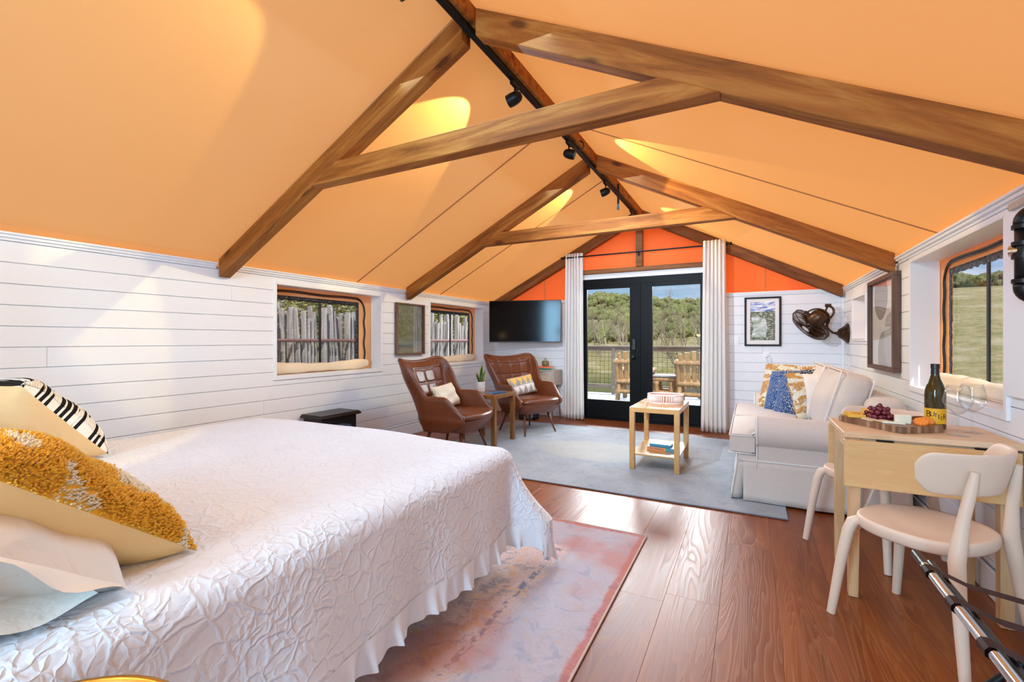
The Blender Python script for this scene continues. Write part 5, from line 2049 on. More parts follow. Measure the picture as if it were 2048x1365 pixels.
M['grey_oak'] = wood('grey_oak', ['#a8978a', '#c2b3a5', '#d2c5b8'], 0.5, (1.4, 10, 10), bump=0.1, rnd=0.1)
k = N('rattan')
v = k.coord('Object')
chk = k.n('ShaderNodeTexChecker')
k.put(chk.inputs['Vector'], v)
chk.inputs['Scale'].default_value = 160
M['rattan'] = k.pbr(k.mix(k.math('MULTIPLY', chk.outputs['Fac'], 0.8), '#dccbb2', '#b89d80'), 0.7, normal=k.bump(chk.outputs['Fac'], 0.6, 0.003))
cs = thing('console_table', 'pale grey oak console with a rattan drawer in the far left corner', 'console table', (0, 0, 0))
cx0, cx1, cy0, cy1 = -3.38, -2.575, 6.255, 6.60
bm = NB()
box(bm, cx0, cx1, cy0, cy1, 0.725, 0.742, 0.002); box(bm, cx0, cx1, cy0, cy1, 0.520, 0.535, 0.002)
box(bm, cx0, cx0 + 0.018, cy0, cy1, 0.534, 0.726, 0.001); box(bm, cx1 - 0.018, cx1, cy0, cy1, 0.534, 0.726, 0.001); box(bm, cx0 + .01, cx1 - .01, cy1 - 0.01, cy1, 0.534, 0.726)
fin('carcass', bm, M['grey_oak'], cs)
xm = (cx0 + cx1) / 2
for xa, xb in ((cx0 + .02, xm - .003), (xm + .003, cx1 - .02)):
    bm = NB()
    box(bm, xa, xb, cy0 + .002, cy0 + .018, 0.68, 0.722, 0.001); box(bm, xa, xb, cy0 + .002, cy0 + .018, 0.538, 0.565, 0.001)
    box(bm, xa, xa + .035, cy0 + .002, cy0 + .018, 0.565, 0.68, 0.001); box(bm, xb - .035, xb, cy0 + .002, cy0 + .018, 0.565, 0.68, 0.001)
    dw = fin('drawer', bm, M['grey_oak'], cs)
    fin('rattan_panel', box(NB(), xa + .034, xb - .034, cy0 + .008, cy0 + .012, 0.564, 0.681), M['rattan'], dw)
    xh = (xa + xb) / 2
    fin('drawer_pull', box(NB(), xh - .035, xh + .035, cy0 - .012, cy0 + .003, 0.713, 0.719, 0.002), M['gold'], dw)
for (xa, dx) in ((cx0 + .05, -0.03), (cx1 - .05, 0.03)):
    for (ya, dy) in ((cy0 + .05, -0.035), (cy1 - .05, 0.02)):
        bm = NB(); tube(bm, [(xa, ya, 0.522), (xa + dx, ya + dy, 0.001)], [0.017, 0.010], 10)
        fin('leg', bm, M['grey_oak'], cs, True)
book('teal book lying under the orange book on the grey console', (-2.76, 6.40, 0.7425), R(6), 0.22, 0.16, 0.026, '#1f7d6c', None, 'books on the console')
book('orange book lying on the teal book on the grey console', (-2.755, 6.40, 0.769), R(3), 0.215, 0.155, 0.026, '#e8794f', None, 'books on the console')
M['olive_pot'] = plain('olive_ceramic', '#7b6f49', 0.5)
jr = thing('lidded_jar', 'small olive ceramic pot with a looped lid on the two console books', 'jar', (-2.77, 6.40, 0.7955))
bm = NB(); lathe(bm, [(0, 0), (0.040, 0.002), (0.052, 0.02), (0.055, 0.045), (0.052, 0.07), (0.050, 0.072), (0, 0.072)], 28)
fin('jar_body', bm, M['olive_pot'], jr, True, angle=50)
bm = NB(); lathe(bm, [(0, 0.084), (0.03, 0.083), (0.053, 0.078), (0.053, 0.073), (0, 0.072)], 28)
ld = fin('jar_lid', bm, M['olive_pot'], jr, True, angle=50)
bm = NB(); tube(bm, [(-0.017, 0, 0.08)] + [(0.018 * math.cos(R(180 - q)), 0, 0.10 + 0.020 * math.sin(R(q))) for q in range(0, 181, 20)] + [(0.017, 0, 0.08)], 0.0055, 8)
fin('lid_loop', bm, M['olive_pot'], ld, True)

bk_ = thing('wire_basket', 'round dark wire basket of rolled towels on the floor under the console', 'basket', (-2.99, 6.27, 0))
bm = NB()
for q in range(36):
    a = 2 * PI * q / 36
    tube(bm, [(0.145 * math.cos(a), 0.145 * math.sin(a), 0.004), (0.165 * math.cos(a), 0.165 * math.sin(a), 0.19)], 0.002, 4, False)
fin('basket_wires', bm, M['black_metal'], bk_)['kind'] = 'stuff'
for q, z in enumerate((0.005, 0.035, 0.065, 0.095, 0.125, 0.155, 0.19)):
    r_ = 0.145 + 0.02 * z / 0.19
    bm = NB(); closed_tube(bm, [(r_ * math.cos(2 * PI * a / 40), r_ * math.sin(2 * PI * a / 40), z) for a in range(40)], 0.0028 if z not in (0.005, 0.19) else 0.005, 6)
    fin('basket_hoop', bm, M['black_metal'], bk_, True)
bm = NB(); lathe(bm, [(0, 0.003), (0.143, 0.003)], 24)
fin('basket_floor', bm, M['black_metal'], bk_)
for q in range(5):
    a = 2 * PI * q / 5 + 0.3
    col_ = ['#3d5c8c', '#e8e8ea', '#e3e1df', '#54739e', '#ecebe9'][q]
    tl = thing('rolled_towel', ['blue rolled towel in the wire basket, at the right', 'white rolled towel in the wire basket, at the back', 'white rolled towel in the wire basket, at the left', 'blue rolled towel in the wire basket, at the front left', 'white rolled towel in the wire basket, at the front right'][q], 'towel',
               (-2.99 + 0.082 * math.cos(a), 6.27 + 0.082 * math.sin(a), 0.004), 0, 'rolled towels in the basket')
    bm = NB(); lathe(bm, [(0, 0.001), (0.040, 0.004), (0.0475, 0.02), (0.0475, 0.17), (0.044, 0.182), (0.036, 0.178), (0.028, 0.186), (0.018, 0.18), (0.008, 0.186), (0, 0.184)], 18)
    fin('towel_roll', bm, plain('towel_cloth', col_, 0.95), tl, True)

# television on its wall arm, turned towards the bed
tvm = plain('tv_bezel', '#101012', 0.3)
k = N('tv_screen')
M['screen'] = k.pbr('#0b0b0c', 0.10, spec=0.16)
TL, TR_ = Vector((-3.56, 6.05, 0)), Vector((-2.50, 6.365, 0))
ang = math.atan2(TR_.y - TL.y, TR_.x - TL.x)
tv = thing('television', 'large flat black television mounted in the far left corner', 'television', ((TL.x + TR_.x) / 2, (TL.y + TR_.y) / 2, 1.163), ang)
hw = (TR_ - TL).length / 2
bx('tv_body', tvm, tv, -hw, hw, 0.0, 0.045, 0, 0.636, 0.006)
fin('screen', box(NB(), -hw + .008, hw - .008, -0.002, 0.004, 0.014, 0.628), M['screen'], tv)
bx('wall_arm', tvm, tv, -0.05, 0.05, 0.044, 0.42, 0.25, 0.36, 0.004)
fin('standby_light', box(NB(), hw - .13, hw - .07, -0.001, 0.012, -0.006, 0.001, 0.002), plain('tv_badge', '#9a9a9e', 0.4), tv)

# ================================================================== curtains
k = N('curtain_cloth')
wv = k.noise(k.coord('Object', (300, 300, 40)), 1.0, 2)
d = k.n('ShaderNodeBsdfDiffuse'); t_ = k.n('ShaderNodeBsdfTranslucent')
cc = k.mix(wv, '#f3eee9', '#faf7f3')
k.put(d.inputs[0], cc); k.put(t_.inputs[0], cc)
ms = k.n('ShaderNodeMixShader'); ms.inputs[0].default_value = 0.4
k.put(ms.inputs[1], d.outputs[0]); k.put(ms.inputs[2], t_.outputs[0]); k.put(k.out.inputs[0], ms.outputs[0])
M['curtain'] = k.m


def curtain(label, x0t, x1t, x0b, x1b, yc, ztop, folds):
    t = thing('curtain', label, 'curtain', (0, 0, 0), group='white pleated curtains')
    nu = folds * 12 + 1

    def f(u, v_):
        z = 0.018 + (ztop - 0.018) * v_
        xa = x0b + (x0t - x0b) * v_; xb = x1b + (x1t - x1b) * v_
        ph = u * folds * 2 * PI
        amp = 0.022 - 0.004 * v_
        x = xa + (xb - xa) * (u + 0.012 * math.sin(ph * 2) * 1.0)
        y = yc + amp * math.copysign(abs(math.cos(ph)) ** 0.7, math.cos(ph)) + 0.008 * math.sin(v_ * 5 + u * 9)
        return (x, y, z)
    bm = NB(); grid(bm, nu, 26, f)
    o = fin('curtain_panel', bm, M['curtain'], t, True)
    o.modifiers.new('cloth', 'SOLIDIFY').thickness = 0.003
    bm = NB()
    grid(bm, nu, 3, lambda u, v_: tuple(Vector(f(u, 0.955 + 0.045 * v_)) + Vector((0, -0.004, 0))))
    fin('heading_tape', bm, M['curtain'], t, True)
    return t


curtain('white pleated curtain hanging at the left side of the black doors', -2.475, -2.205, -2.50, -2.185, 6.47, 2.49, 6)
curtain('white pleated curtain hanging at the right side of the black doors', -0.535, -0.275, -0.565, -0.255, 6.36, 2.475, 6)
cr_ = thing('curtain_rod', 'thin black curtain rod above the doors in front of the orange gable', 'curtain rod', (0, 0, 0))
bm = NB(); tube(bm, [(-2.52, 6.455, 2.432), (-0.22, 6.455, 2.432)], 0.0105, 10)
fin('rod', bm, M['black_metal'], cr_, True, angle=50)
for x in (-2.52, -0.22):
    bm = NB(); bmesh.ops.create_uvsphere(bm, u_segments=12, v_segments=8, radius=0.02)
    fin('finial', bm, M['black_metal'], cr_, True, loc=(x, 6.455, 2.432))
for x in (-2.47, XC - 0.002, -0.27):
    bm = NB(); box(bm, x - .012, x + .012, 6.575 if abs(x - XC) < .1 else 6.66, 6.586 if abs(x - XC) < .1 else 6.70, 2.40, 2.46, .002); tube(bm, [(x, 6.58 if abs(x - XC) < .1 else 6.67, 2.432), (x, 6.455, 2.432)], 0.007, 8); tube(bm, [(x - .012, 6.455, 2.432), (x + .012, 6.455, 2.432)], 0.016, 10)
    fin('rod_bracket', bm, M['black_metal'], cr_)

# ================================================================== pictures and wall fittings
M['rustic'] = wood('rustic_frame_wood', ['#5d4333', '#7b5c48', '#967a66'], 0.6, (10, 10, 1.4), axis='X')
M['walnut_frame'] = wood('walnut_frame', ['#4a3328', '#614639', '#755a4b'], 0.5, (10, 10, 1.4), axis='X')
M['black_frame'] = plain('black_brown_frame', '#1d1412', 0.5, spec=0.25)
M['mat_board'] = plain('mat_board', '#f0ecea', 0.8)


def glazing(name, fac):
    k = N(name)
    tr = k.n('ShaderNodeBsdfTransparent')
    gl = k.n('ShaderNodeBsdfGlossy'); gl.inputs['Roughness'].default_value = 0.02
    ms = k.n('ShaderNodeMixShader')
    ms.inputs[0].default_value = fac
    k.put(ms.inputs[1], tr.outputs[0]); k.put(ms.inputs[2], gl.outputs[0]); k.put(k.out.inputs[0], ms.outputs[0])
    return k.m


M['picture_glass'] = glazing('picture_glass', 0.16)
M['picture_glass_dark'] = glazing('reflective_picture_glass', 0.45)

# left wall
k = N('tree_reflection_print')
v = k.coord('Object')
z_ = k.sep(v)[2]
fol = k.noise(k.coord('Object', (1, 9, 7)), 2.2, 8, 0.75)  # olive tones paint in the trees that the picture glass reflects
c = k.ramp(fol, [(0.35, '#232a1c'), (0.5, '#4c5238'), (0.62, '#7d8062'), (0.75, '#a7b0b0')])
c = k.mix(k.math('LESS_THAN', z_, 0.17), c, '#6f7a7c')
c = k.mix(k.math('LESS_THAN', z_, 0.10), c, '#8b8478')
M['print_reflection'] = k.pbr(c, 0.6)
pf = thing('framed_picture', 'picture with painted tree reflections in a rustic wooden frame between the left windows', 'picture', (XL, 4.485, 1.012))
fin('frame', ring_frame(NB(), -0.245, 0.245, 0.02, 0.62, 0.020, 0.0, 0.045, lambda d: d, 0.002), M['rustic'], pf)
bx('print', M['print_reflection'], pf, 0.0, 0.010, -0.245, 0.245, 0.02, 0.62, 0)
fin('glass', box(NB(), 0.020, 0.022, -0.244, 0.244, 0.021, 0.619), M['picture_glass'], pf)

# back wall
k = N('lake_town_print')
v = k.coord('Object')
xyz = k.sep(v)
zz = k.math('DIVIDE', k.math('SUBTRACT', xyz[2], 0.095), 0.44)
cl = k.noise(k.coord('Object', (5, 1, 22)), 1.6, 5)
sky = k.mix(k.ramp(cl, [(0.4, (0, 0, 0)), (0.58, (1, 1, 1))]), '#4468b8', '#eef3fb')
land = k.ramp(k.noise(k.coord('Object', (14, 1, 30)), 1.8, 7, 0.75), [(0.34, '#17240f'), (0.46, '#46562e'), (0.54, '#8d8b74'), (0.60, '#d5d5cf'), (0.7, '#6b4c3c')])
river = k.ramp(k.noise(k.coord('Object', (5, 1, 9)), 1.4, 5, 0.6, 1.2), [(0.38, '#9bb08c'), (0.5, '#c9d2cf'), (0.62, '#f3f5f3')])
nr_ = k.noise(v, 7, 4)
inriver = k.math('LESS_THAN', k.math('ADD', k.math('ABSOLUTE', k.math('ADD', xyz[0], 0.04)), k.math('MULTIPLY', nr_, 0.16)), 0.165)
land = k.mix(k.math('MULTIPLY', k.math('MULTIPLY', inriver, k.math('LESS_THAN', k.math('ADD', zz, k.math('MULTIPLY', nr_, 0.5)), 0.86)), k.math('MULTIPLY', k.math('GREATER_THAN', zz, 0.04), 0.8)), land, river)
c = k.mix(k.math('GREATER_THAN', zz, k.math('ADD', 0.765, k.math('MULTIPLY', k.noise(k.coord('Object', (16, 1, 1)), 1.0, 3), 0.06))), land, sky)
M['print_lake'] = k.pbr(c, 0.5)
pb = thing('framed_picture', 'black framed lakeside town picture with a white mat on the back wall', 'picture', (0.143, YB, 1.118))
bm = NB()
w, h = 0.206, 0.630
box(bm, -w, w, -0.034, 0, h - .022, h, .002); box(bm, -w, w, -0.034, 0, 0, .022, .002); box(bm, -w, -w + .022, -0.034, 0, .022, h - .022, .002); box(bm, w - .022, w, -0.034, 0, .022, h - .022, .002)
fin('frame', bm, M['black_frame'], pb)
bx('mat', M['mat_board'], pb, -w + .021, w - .021, -0.016, -0.006, .021, h - .021, 0)
bx('print', M['print_lake'], pb, -0.140, 0.140, -0.0175, -0.0155, 0.075, h - .065, 0)
bm = NB(); tube(bm, [(0.0, -0.006, 0.002), (0.002, -0.008, -0.08), (-0.01, -0.010, -0.10)], 0.0022, 6)
fin('power_cord', bm, M['trim'], pb, True)

# right wall
k = N('abstract_print')
v = k.coord('Object')
xyz = k.sep(v)


def ell(cy, cz, ry, rz_):
    a = k.math('POWER', k.math('DIVIDE', k.math('SUBTRACT', xyz[1], cy), ry), 2.0)
    b = k.math('POWER', k.math('DIVIDE', k.math('SUBTRACT', xyz[2], cz), rz_), 2.0)
    return k.math('LESS_THAN', k.math('ADD', a, b), 1.0)


c = k.mix(ell(0.10, 0.62, 0.22, 0.20), '#f1efee', '#a49c9b')
c = k.mix(ell(0.02, 0.12, 0.17, 0.20), c, '#b5adab')
c = k.mix(ell(-0.20, 0.25, 0.20, 0.22), c, '#c9c4c2')
M['print_abs'] = k.pbr(c, 0.5)
pr = thing('framed_picture', 'abstract grey shapes picture in a deep brown frame on the right wall', 'picture', (XR, 4.765, 0.945))
fin('frame', ring_frame(NB(), -0.385, 0.385, 0.035, 0.735, 0.034, -0.052, 0.0, lambda d: d, 0.002), M['walnut_frame'], pr)
bx('print', M['print_abs'], pr, -0.018, -0.004, -0.385, 0.385, 0.035, 0.735, 0)
fin('glass', box(NB(), -0.034, -0.032, -0.384, 0.384, 0.036, 0.734), M['picture_glass'], pr)

M['switch'] = plain('white_switch_plastic', '#f2f1f1', 0.35)
sw = thing('light_switch', 'clear double light switch plate on the back wall beside the curtain', 'switch', (-0.185, YB, 1.125))
bx('plate', M['switch'], sw, -0.060, 0.060, -0.006, 0, 0, 0.118, 0.003, 2)
for x in (-0.026, 0.026):
    bx('rocker', M['switch'], sw, x - .017, x + .017, -0.011, -0.005, 0.026, 0.092, 0.002)
ol = thing('wall_outlet', 'white power outlet with a plugged charger below the lakeside picture', 'outlet', (0.185, YB, 0.925))
bx('plate', M['switch'], ol, -0.038, 0.038, -0.006, 0, 0, 0.118, 0.003, 2)
bx('plug', M['switch'], ol, -0.018, 0.018, -0.034, -0.005, 0.05, 0.09, 0.004)
bm = NB(); tube(bm, [(0, -0.03, 0.052), (0.0, -0.032, 0.02), (0.015, -0.03, -0.02), (0.04, -0.025, -0.03), (0.055, -0.02, 0.0), (0.05, -0.014, 0.06), (0.03, -0.008, 0.085)], 0.0035, 6)
fin('charger_cord', bm, M['switch'], ol, True)
o2 = thing('wall_outlet', 'white outlet plate low on the right wall under the fan', 'outlet', (XR, 6.36, 0.88))
bx('plate', M['switch'], o2, -0.006, 0, -0.038, 0.038, 0, 0.118, 0.003, 2)
for z in (0.03, 0.075):
    bx('socket', M['mat_board'], o2, -0.008, -0.005, -0.016, 0.016, z - .012, z + .016, 0.002)

# ------------------------------------------------------------------ bronze wall fan
k = N('oiled_bronze')
M['bronze'] = k.pbr(k.mix(k.noise(k.coord('Object'), 7, 3), '#3a2618', '#573a24'), 0.35, metal=0.6)
fn = thing('wall_fan', 'dark bronze wall mounted fan with a curved arm above the sofa', 'fan', (XR, 6.42, 1.272))
bm = NB(); lathe(bm, [(0, 0), (0.114, 0), (0.119, 0.010), (0.112, 0.020), (0.092, 0.034), (0.068, 0.060), (0.056, 0.082), (0.050, 0.085), (0.047, 0.093), (0.036, 0.096), (0.022, 0.100), (0.020, 0.116), (0, 0.116)], 32, basis((0, 0, 0), (0, 1, 0), (-1, 0, 0)))
fin('mount_bell', bm, M['bronze'], fn, True, angle=50)
bm = NB()
tube(bm, [(-0.11, 0, 0.0), (-0.14, 0, 0.006), (-0.171, 0, 0.03), (-0.193, 0, 0.060), (-0.203, 0, 0.095), (-0.200, 0, 0.125), (-0.188, 0, 0.155), (-0.166, 0, 0.186), (-0.146, 0, 0.216), (-0.136, 0, 0.245), (-0.137, 0, 0.272), (-0.148, 0, 0.298), (-0.168, 0, 0.315), (-0.195, 0, 0.321)], 0.0125, 12)
fin('curved_arm', bm, M['bronze'], fn, True)
bx('arm_knuckle', M['bronze'], fn, -0.222, -0.160, -0.018, 0.018, 0.308, 0.346, 0.006)
hc = Vector((-0.31, -0.058, 0.165))
hd = Vector((-0.62, 0.40, -0.67)).normalized()      # blowing down towards the corner
xd = Vector((0.70, 0.0, -0.66))
mt = basis(hc, xd, hd)
head = []
bm = NB(); lathe(bm, [(0, -0.118), (0.040, -0.114), (0.070, -0.097), (0.088, -0.06), (0.094, 0.0), (0.092, 0.05), (0.078, 0.055), (0, 0.055)], 28, mt)
mo = fin('motor_housing', bm, M['bronze'], fn, True, angle=50)
bm = NB()
for q in range(10):
    A = 2 * PI * q / 10
    b0 = mt @ Vector((0.0935 * math.cos(A), 0.0935 * math.sin(A), -0.03)); b1 = mt @ Vector((0.083 * math.cos(A), 0.083 * math.sin(A), -0.072))
    tube(bm, [b0, b1], 0.0035, 4)
fin('vent_slot', bm, M['black'], mo)['kind'] = 'stuff'
bm = NB()
yk = []
for q in range(0, 181, 12):
    yk.append(mt @ Vector((0.125 * math.cos(R(q)), 0, -0.14 * math.sin(R(q)) + 0.01)))
tube(bm, yk, 0.010, 8)
fin('yoke', bm, M['bronze'], fn, True)
for s in (-1, 1):
    bm = NB(); tube(bm, [mt @ Vector((s * 0.075, 0, 0.01)), mt @ Vector((s * 0.15, 0, 0.01))], 0.017, 10)
    fin('pivot_knob', bm, M['bronze'], fn, True, angle=50)
bm = NB(); tube(bm, [(-0.195, 0, 0.322), mt @ Vector((0.0, 0, -0.125))], 0.011, 8)
fin('yoke_stem', bm, M['bronze'], fn, True)
RC = 0.222


def cage_ring(r, z, rad):
    bm = NB(); closed_tube(bm, [mt @ Vector((r * math.cos(2 * PI * q / 56), r * math.sin(2 * PI * q / 56), z)) for q in range(56)], rad, 6)
    return fin('cage_ring', bm, M['bronze'], fn, True)


for r_, z, rad in ((RC, 0.105, 0.0055), (RC, 0.065, 0.0045), (0.19, 0.145, 0.0035), (0.12, 0.160, 0.003), (0.085, 0.058, 0.004), (0.15, 0.050, 0.003), (0.05, 0.163, 0.003)):
    cage_ring(r_, z, rad)
bm = NB()
for q in range(72):
    A = 2 * PI * q / 72
    w_ = lambda r_, z: mt @ Vector((r_ * math.cos(A), r_ * math.sin(A), z))
    tube(bm, [w_(0.08, 0.056), w_(0.15, 0.05), w_(0.20, 0.055), w_(RC, 0.075), w_(RC, 0.105), w_(0.19, 0.146), w_(0.12, 0.161), w_(0.05, 0.164)], 0.0016, 4, False)
fin('cage_wires', bm, M['bronze'], fn)['kind'] = 'stuff'
for q in range(4):
    A = 2 * PI * q / 4 + 0.5
    bm = NB()

    def bl(u, v_):
        r_ = 0.03 + 0.155 * u
        da = (v_ - 0.5) * (0.9 + 0.25 * math.sin(u * PI))
        return tuple(mt @ Vector((r_ * math.cos(A + da), r_ * math.sin(A + da), 0.105 + 0.045 * (v_ - 0.5) * 1.4)))
    grid(bm, 8, 8, bl)
    bmesh.ops.solidify(bm, geom=bm.faces[:], thickness=0.002)
    fin('fan_blade', bm, M['bronze'], fn, True)

# ------------------------------------------------------------------ black pipe bracket at the right edge
M['pipe'] = plain('black_iron_pipe', '#1b1817', 0.38, metal=0.5)
pp = thing('pipe_rack', 'black iron pipe bracket on a white board at the right edge of the view', 'pipe rack', (XR, 2.456, 0))
bx('backing_board', M['trim'], pp, -0.018, 0, -0.06, 0.285, 0.95, 1.755, 0.003)
bx('top_board', M['grey_oak'], pp, -0.035, -0.001, -0.05, 0.22, 1.735, 1.765, 0.003)
px_ = -0.062
yy = 0.018
for z, s in ((1.685, 1), (1.36, -1)):
    bm = NB()
    pts = [(px_, yy, z - s * 0.05)] + [(px_ + 0.036 * (1 - math.cos(R(q))), yy, z - s * 0.036 + s * 0.036 * math.sin(R(q))) for q in range(0, 91, 15)] + [(-0.02, yy, z)]
    tube(bm, pts, 0.030, 16)
    fin('pipe_elbow', bm, M['pipe'], pp, True)
    bm = NB(); tube(bm, [(-0.026, yy, z), (-0.018, yy, z)], 0.045, 18)
    fin('flange', bm, M['pipe'], pp, True, angle=50)
bm = NB(); tube(bm, [(px_, yy, 1.38), (px_, yy, 1.67)], 0.026, 16)
fin('pipe', bm, M['pipe'], pp, True)
for z in (1.420, 1.515, 1.565, 1.630):
    bm = NB(); tube(bm, [(px_, yy, z - 0.008), (px_, yy, z + 0.008)], 0.0345, 16)
    fin('pipe_collar', bm, M['pipe'], pp, True, angle=50)
bm = NB(); tube(bm, [(px_, yy, 1.54), (px_ - 0.034, yy + 0.02, 1.54)], 0.022, 14)
fin('pipe_plug', bm, M['chrome'], pp, True, angle=50)

# reading lamps clipped to the headboard
M['bulb'] = N('lamp_bulb').pbr('#fff0d0', 0.3, emit='#ffdca0', estr=12)
for x, lb in ((-2.90, 'black reading lamp with a warm bulb at the far side of the bed head'), (-1.25, 'black reading lamp with a warm bulb at the near side of the bed head')):
    wl_ = thing('reading_lamp', lb, 'lamp', (x, -0.13, 1.50))
    bx('lamp_post', M['black_metal'], wl_, -0.012, 0.012, 0.045, 0.062, -0.60, 0.02, 0.002)
    bm = NB(); lathe(bm, [(0, 0), (0.05, 0), (0.05, 0.02), (0, 0.022)], 20, basis((0, 0, 0), (1, 0, 0), (0, 1, 0)))
    fin('lamp_joint', bm, M['black_metal'], wl_, True, angle=50)
    bm = NB(); tube(bm, [(0, 0.02, 0), (0, 0.10, 0.0), (0, 0.12, -0.02)], 0.008, 8)
    fin('arm', bm, M['black_metal'], wl_, True)
    bm = NB(); lathe(bm, [(0.02, 0.0), (0.03, -0.03), (0.075, -0.12), (0.073, -0.12), (0.028, -0.03), (0.018, -0.002)], 24, Matrix.Translation((0, 0.12, -0.02)))
    fin('lamp_shade', bm, M['black_metal'], wl_, True)
    bm = NB(); bmesh.ops.create_uvsphere(bm, u_segments=12, v_segments=8, radius=0.028)
    fin('bulb', bm, M['bulb'], wl_, True, loc=(0, 0.12, -0.095))
    lamp('reading_lamp_light', 'POINT', (x, -0.01, 1.34), 2.6 if x < -2 else 5.5, (1, 0.70, 0.36), shadow_soft_size=0.05)

# ================================================================== outdoors
DZ = -0.04


def ground_h(x, y):
    if y > 12:
        g = -2.9
        if y > 52:
            g += min(1, (y - 52) / 6) * 1.5 + max(0, y - 58) * 0.018
        if y > 95:
            t = y - 95
            ridge = 13.5 + 6.0 * math.exp(-((x + 62) / 34) ** 2) + 3.0 * noise.noise(Vector((x * 0.02, 3.0, 0)))
            g += ridge * sstep(0, 135, t) + 2.0 * noise.noise(Vector((x * 0.03, y * 0.03, 1)))
    else:
        g = -1.3
    if 4 < y <= 12:
        g = -1.3 - 1.6 * (y - 4) / 8
    if x > 1:
        d = max(0, math.hypot(x, y) - 4)
        r = -1.3 + 9.0 * sstep(3, 78, d) + 0.3 * noise.noise(Vector((x * 0.06, y * 0.06, 5)))
        w = sstep(0.04, 0.16, x / (abs(y) + 5))
        g = g * (1 - w) + r * w
    if x < -4 and y < 60:
        g = max(g, -1.2 + 0.3 * noise.noise(Vector((x * 0.1, y * 0.1, 2)))) if y < 11 else g
    return g


k = N('dry_grass')
v = k.coord('Object')
n1 = k.noise(v, 0.06, 6, 0.65)
n2 = k.noise(v, 1.6, 6, 0.75)
c = k.ramp(n1, [(0.35, '#a79a62'), (0.5, '#c2ab7c'), (0.65, '#d1b78d')])
c = k.mix(k.ramp(n2, [(0.4, (0, 0, 0)), (0.65, (1, 1, 1))]), c, '#8d8a50')
c = k.mix(k.math('MULTIPLY', k.ramp(k.noise(v, 0.35, 4), [(0.5, (0, 0, 0)), (0.62, (1, 1, 1))]), 0.5), c, '#d9c6a4')
xyz = k.sep(v)
M['field'] = k.pbr(c, 0.95, spec=0.05, normal=k.bump(n2, 0.8, 0.3))
gxs = np.concatenate([np.linspace(-260, -40, 40, endpoint=False), np.linspace(-40, 40, 90, endpoint=False), np.linspace(40, 220, 40)])
gys = np.concatenate([np.linspace(-90, -4, 14, endpoint=False), np.linspace(-4, 70, 90, endpoint=False), np.linspace(70, 330, 70)])
V = [(x, y, ground_h(x, y)) for x in gxs for y in gys]
ng = len(gys)
pyd('ground', V, [(i * ng + j, (i + 1) * ng + j, (i + 1) * ng + j + 1, i * ng + j + 1) for i in range(len(gxs) - 1) for j in range(ng - 1)], M['field'], None, True)['kind'] = 'structure'
k = N('pond_water')
M['pond'] = k.pbr('#5e6430', 0.08, spec=0.5, normal=k.bump(k.noise(k.coord('Object', (0.6, 2.5, 1)), 1.5, 3), 0.15, 0.05))
po = pyd('pond', [(-75, 11.5, -2.62), (2, 11.5, -2.62), (4, 53.5, -2.62), (-75, 53.5, -2.62)], [(0, 1, 2, 3)], M['pond'])
po['kind'] = 'structure'

# deck and railing
M['deck'] = wood('weathered_deck', ['#7d8085', '#9a9da0', '#b3b5b5'], 0.6, (1.2, 12, 12), bump=0.2, rnd=0.3)
M['rail_wood'] = wood('weathered_rail', ['#5e564e', '#7d7268', '#968b80'], 0.65, (1.2, 12, 12), bump=0.2, rnd=0.2)
dk = struct('deck')
dk['kind'] = 'structure'
me = None
y = 6.84
while y < 10.42:
    if me is None:
        o = fin('deck_board', box(NB(), -3.1, 3.1, 0.002, 0.138, -0.03, 0, 0.003), M['deck'], dk, loc=(-1.4, y, DZ))
        me = o.data
    else:
        link('deck_board', me, None, dk, (-1.4, y, DZ))
    y += 0.142
bx('deck_skirt', M['rail_wood'], dk, -4.5, 1.7, 10.40, 10.44, -0.6, DZ - 0.005, 0.003)
rl = thing('deck_railing', 'weathered wooden deck railing with black wire mesh beyond the doors', 'railing', (0, 10.38, DZ))
bx('top_rail', M['rail_wood'], rl, -4.5, 1.7, -0.07, 0.07, 1.075, 1.112, 0.004)
bx('upper_rail', M['rail_wood'], rl, -4.5, 1.7, -0.02, 0.02, 0.985, 1.075, 0.004)
bx('lower_rail', M['rail_wood'], rl, -4.5, 1.7, -0.02, 0.02, 0.13, 0.22, 0.004)
for x in (-4.45, -2.78, -0.93, 1.65):
    bx('railing_post', M['rail_wood'], rl, x - .045, x + .045, -0.045, 0.045, -0.03, 1.075, 0.004)
bm = NB()
for i in range(62):
    x = -4.5 + i * 0.1
    tube(bm, [(x, 0, 0.2), (x, 0, 1.0)], 0.0028, 4, False)
for i in range(8):
    z = 0.25 + i * 0.1
    tube(bm, [(-4.5, 0.004, z), (1.7, 0.004, z)], 0.0028, 4, False)
fin('wire_mesh', bm, M['black_metal'], rl)['kind'] = 'stuff'

# log furniture
M['log'] = wood('peeled_log', ['#8c6a45', '#b08d63', '#c9aa80'], 0.65, (8, 8, 1.4), axis='X', bump=0.2, rnd=0.2)


def log(name, p0, p1, r, par, n=10):
    bm = NB()
    p0, p1 = Vector(p0), Vector(p1)
    m = [p0.lerp(p1, t) for t in (0, 0.02, 0.35, 0.7, 0.98, 1)]
    tube(bm, m, [r * .86, r, r * 1.04, r * .97, r, r * .86], n)
    return fin(name, bm, M['log'], par, True, angle=60)


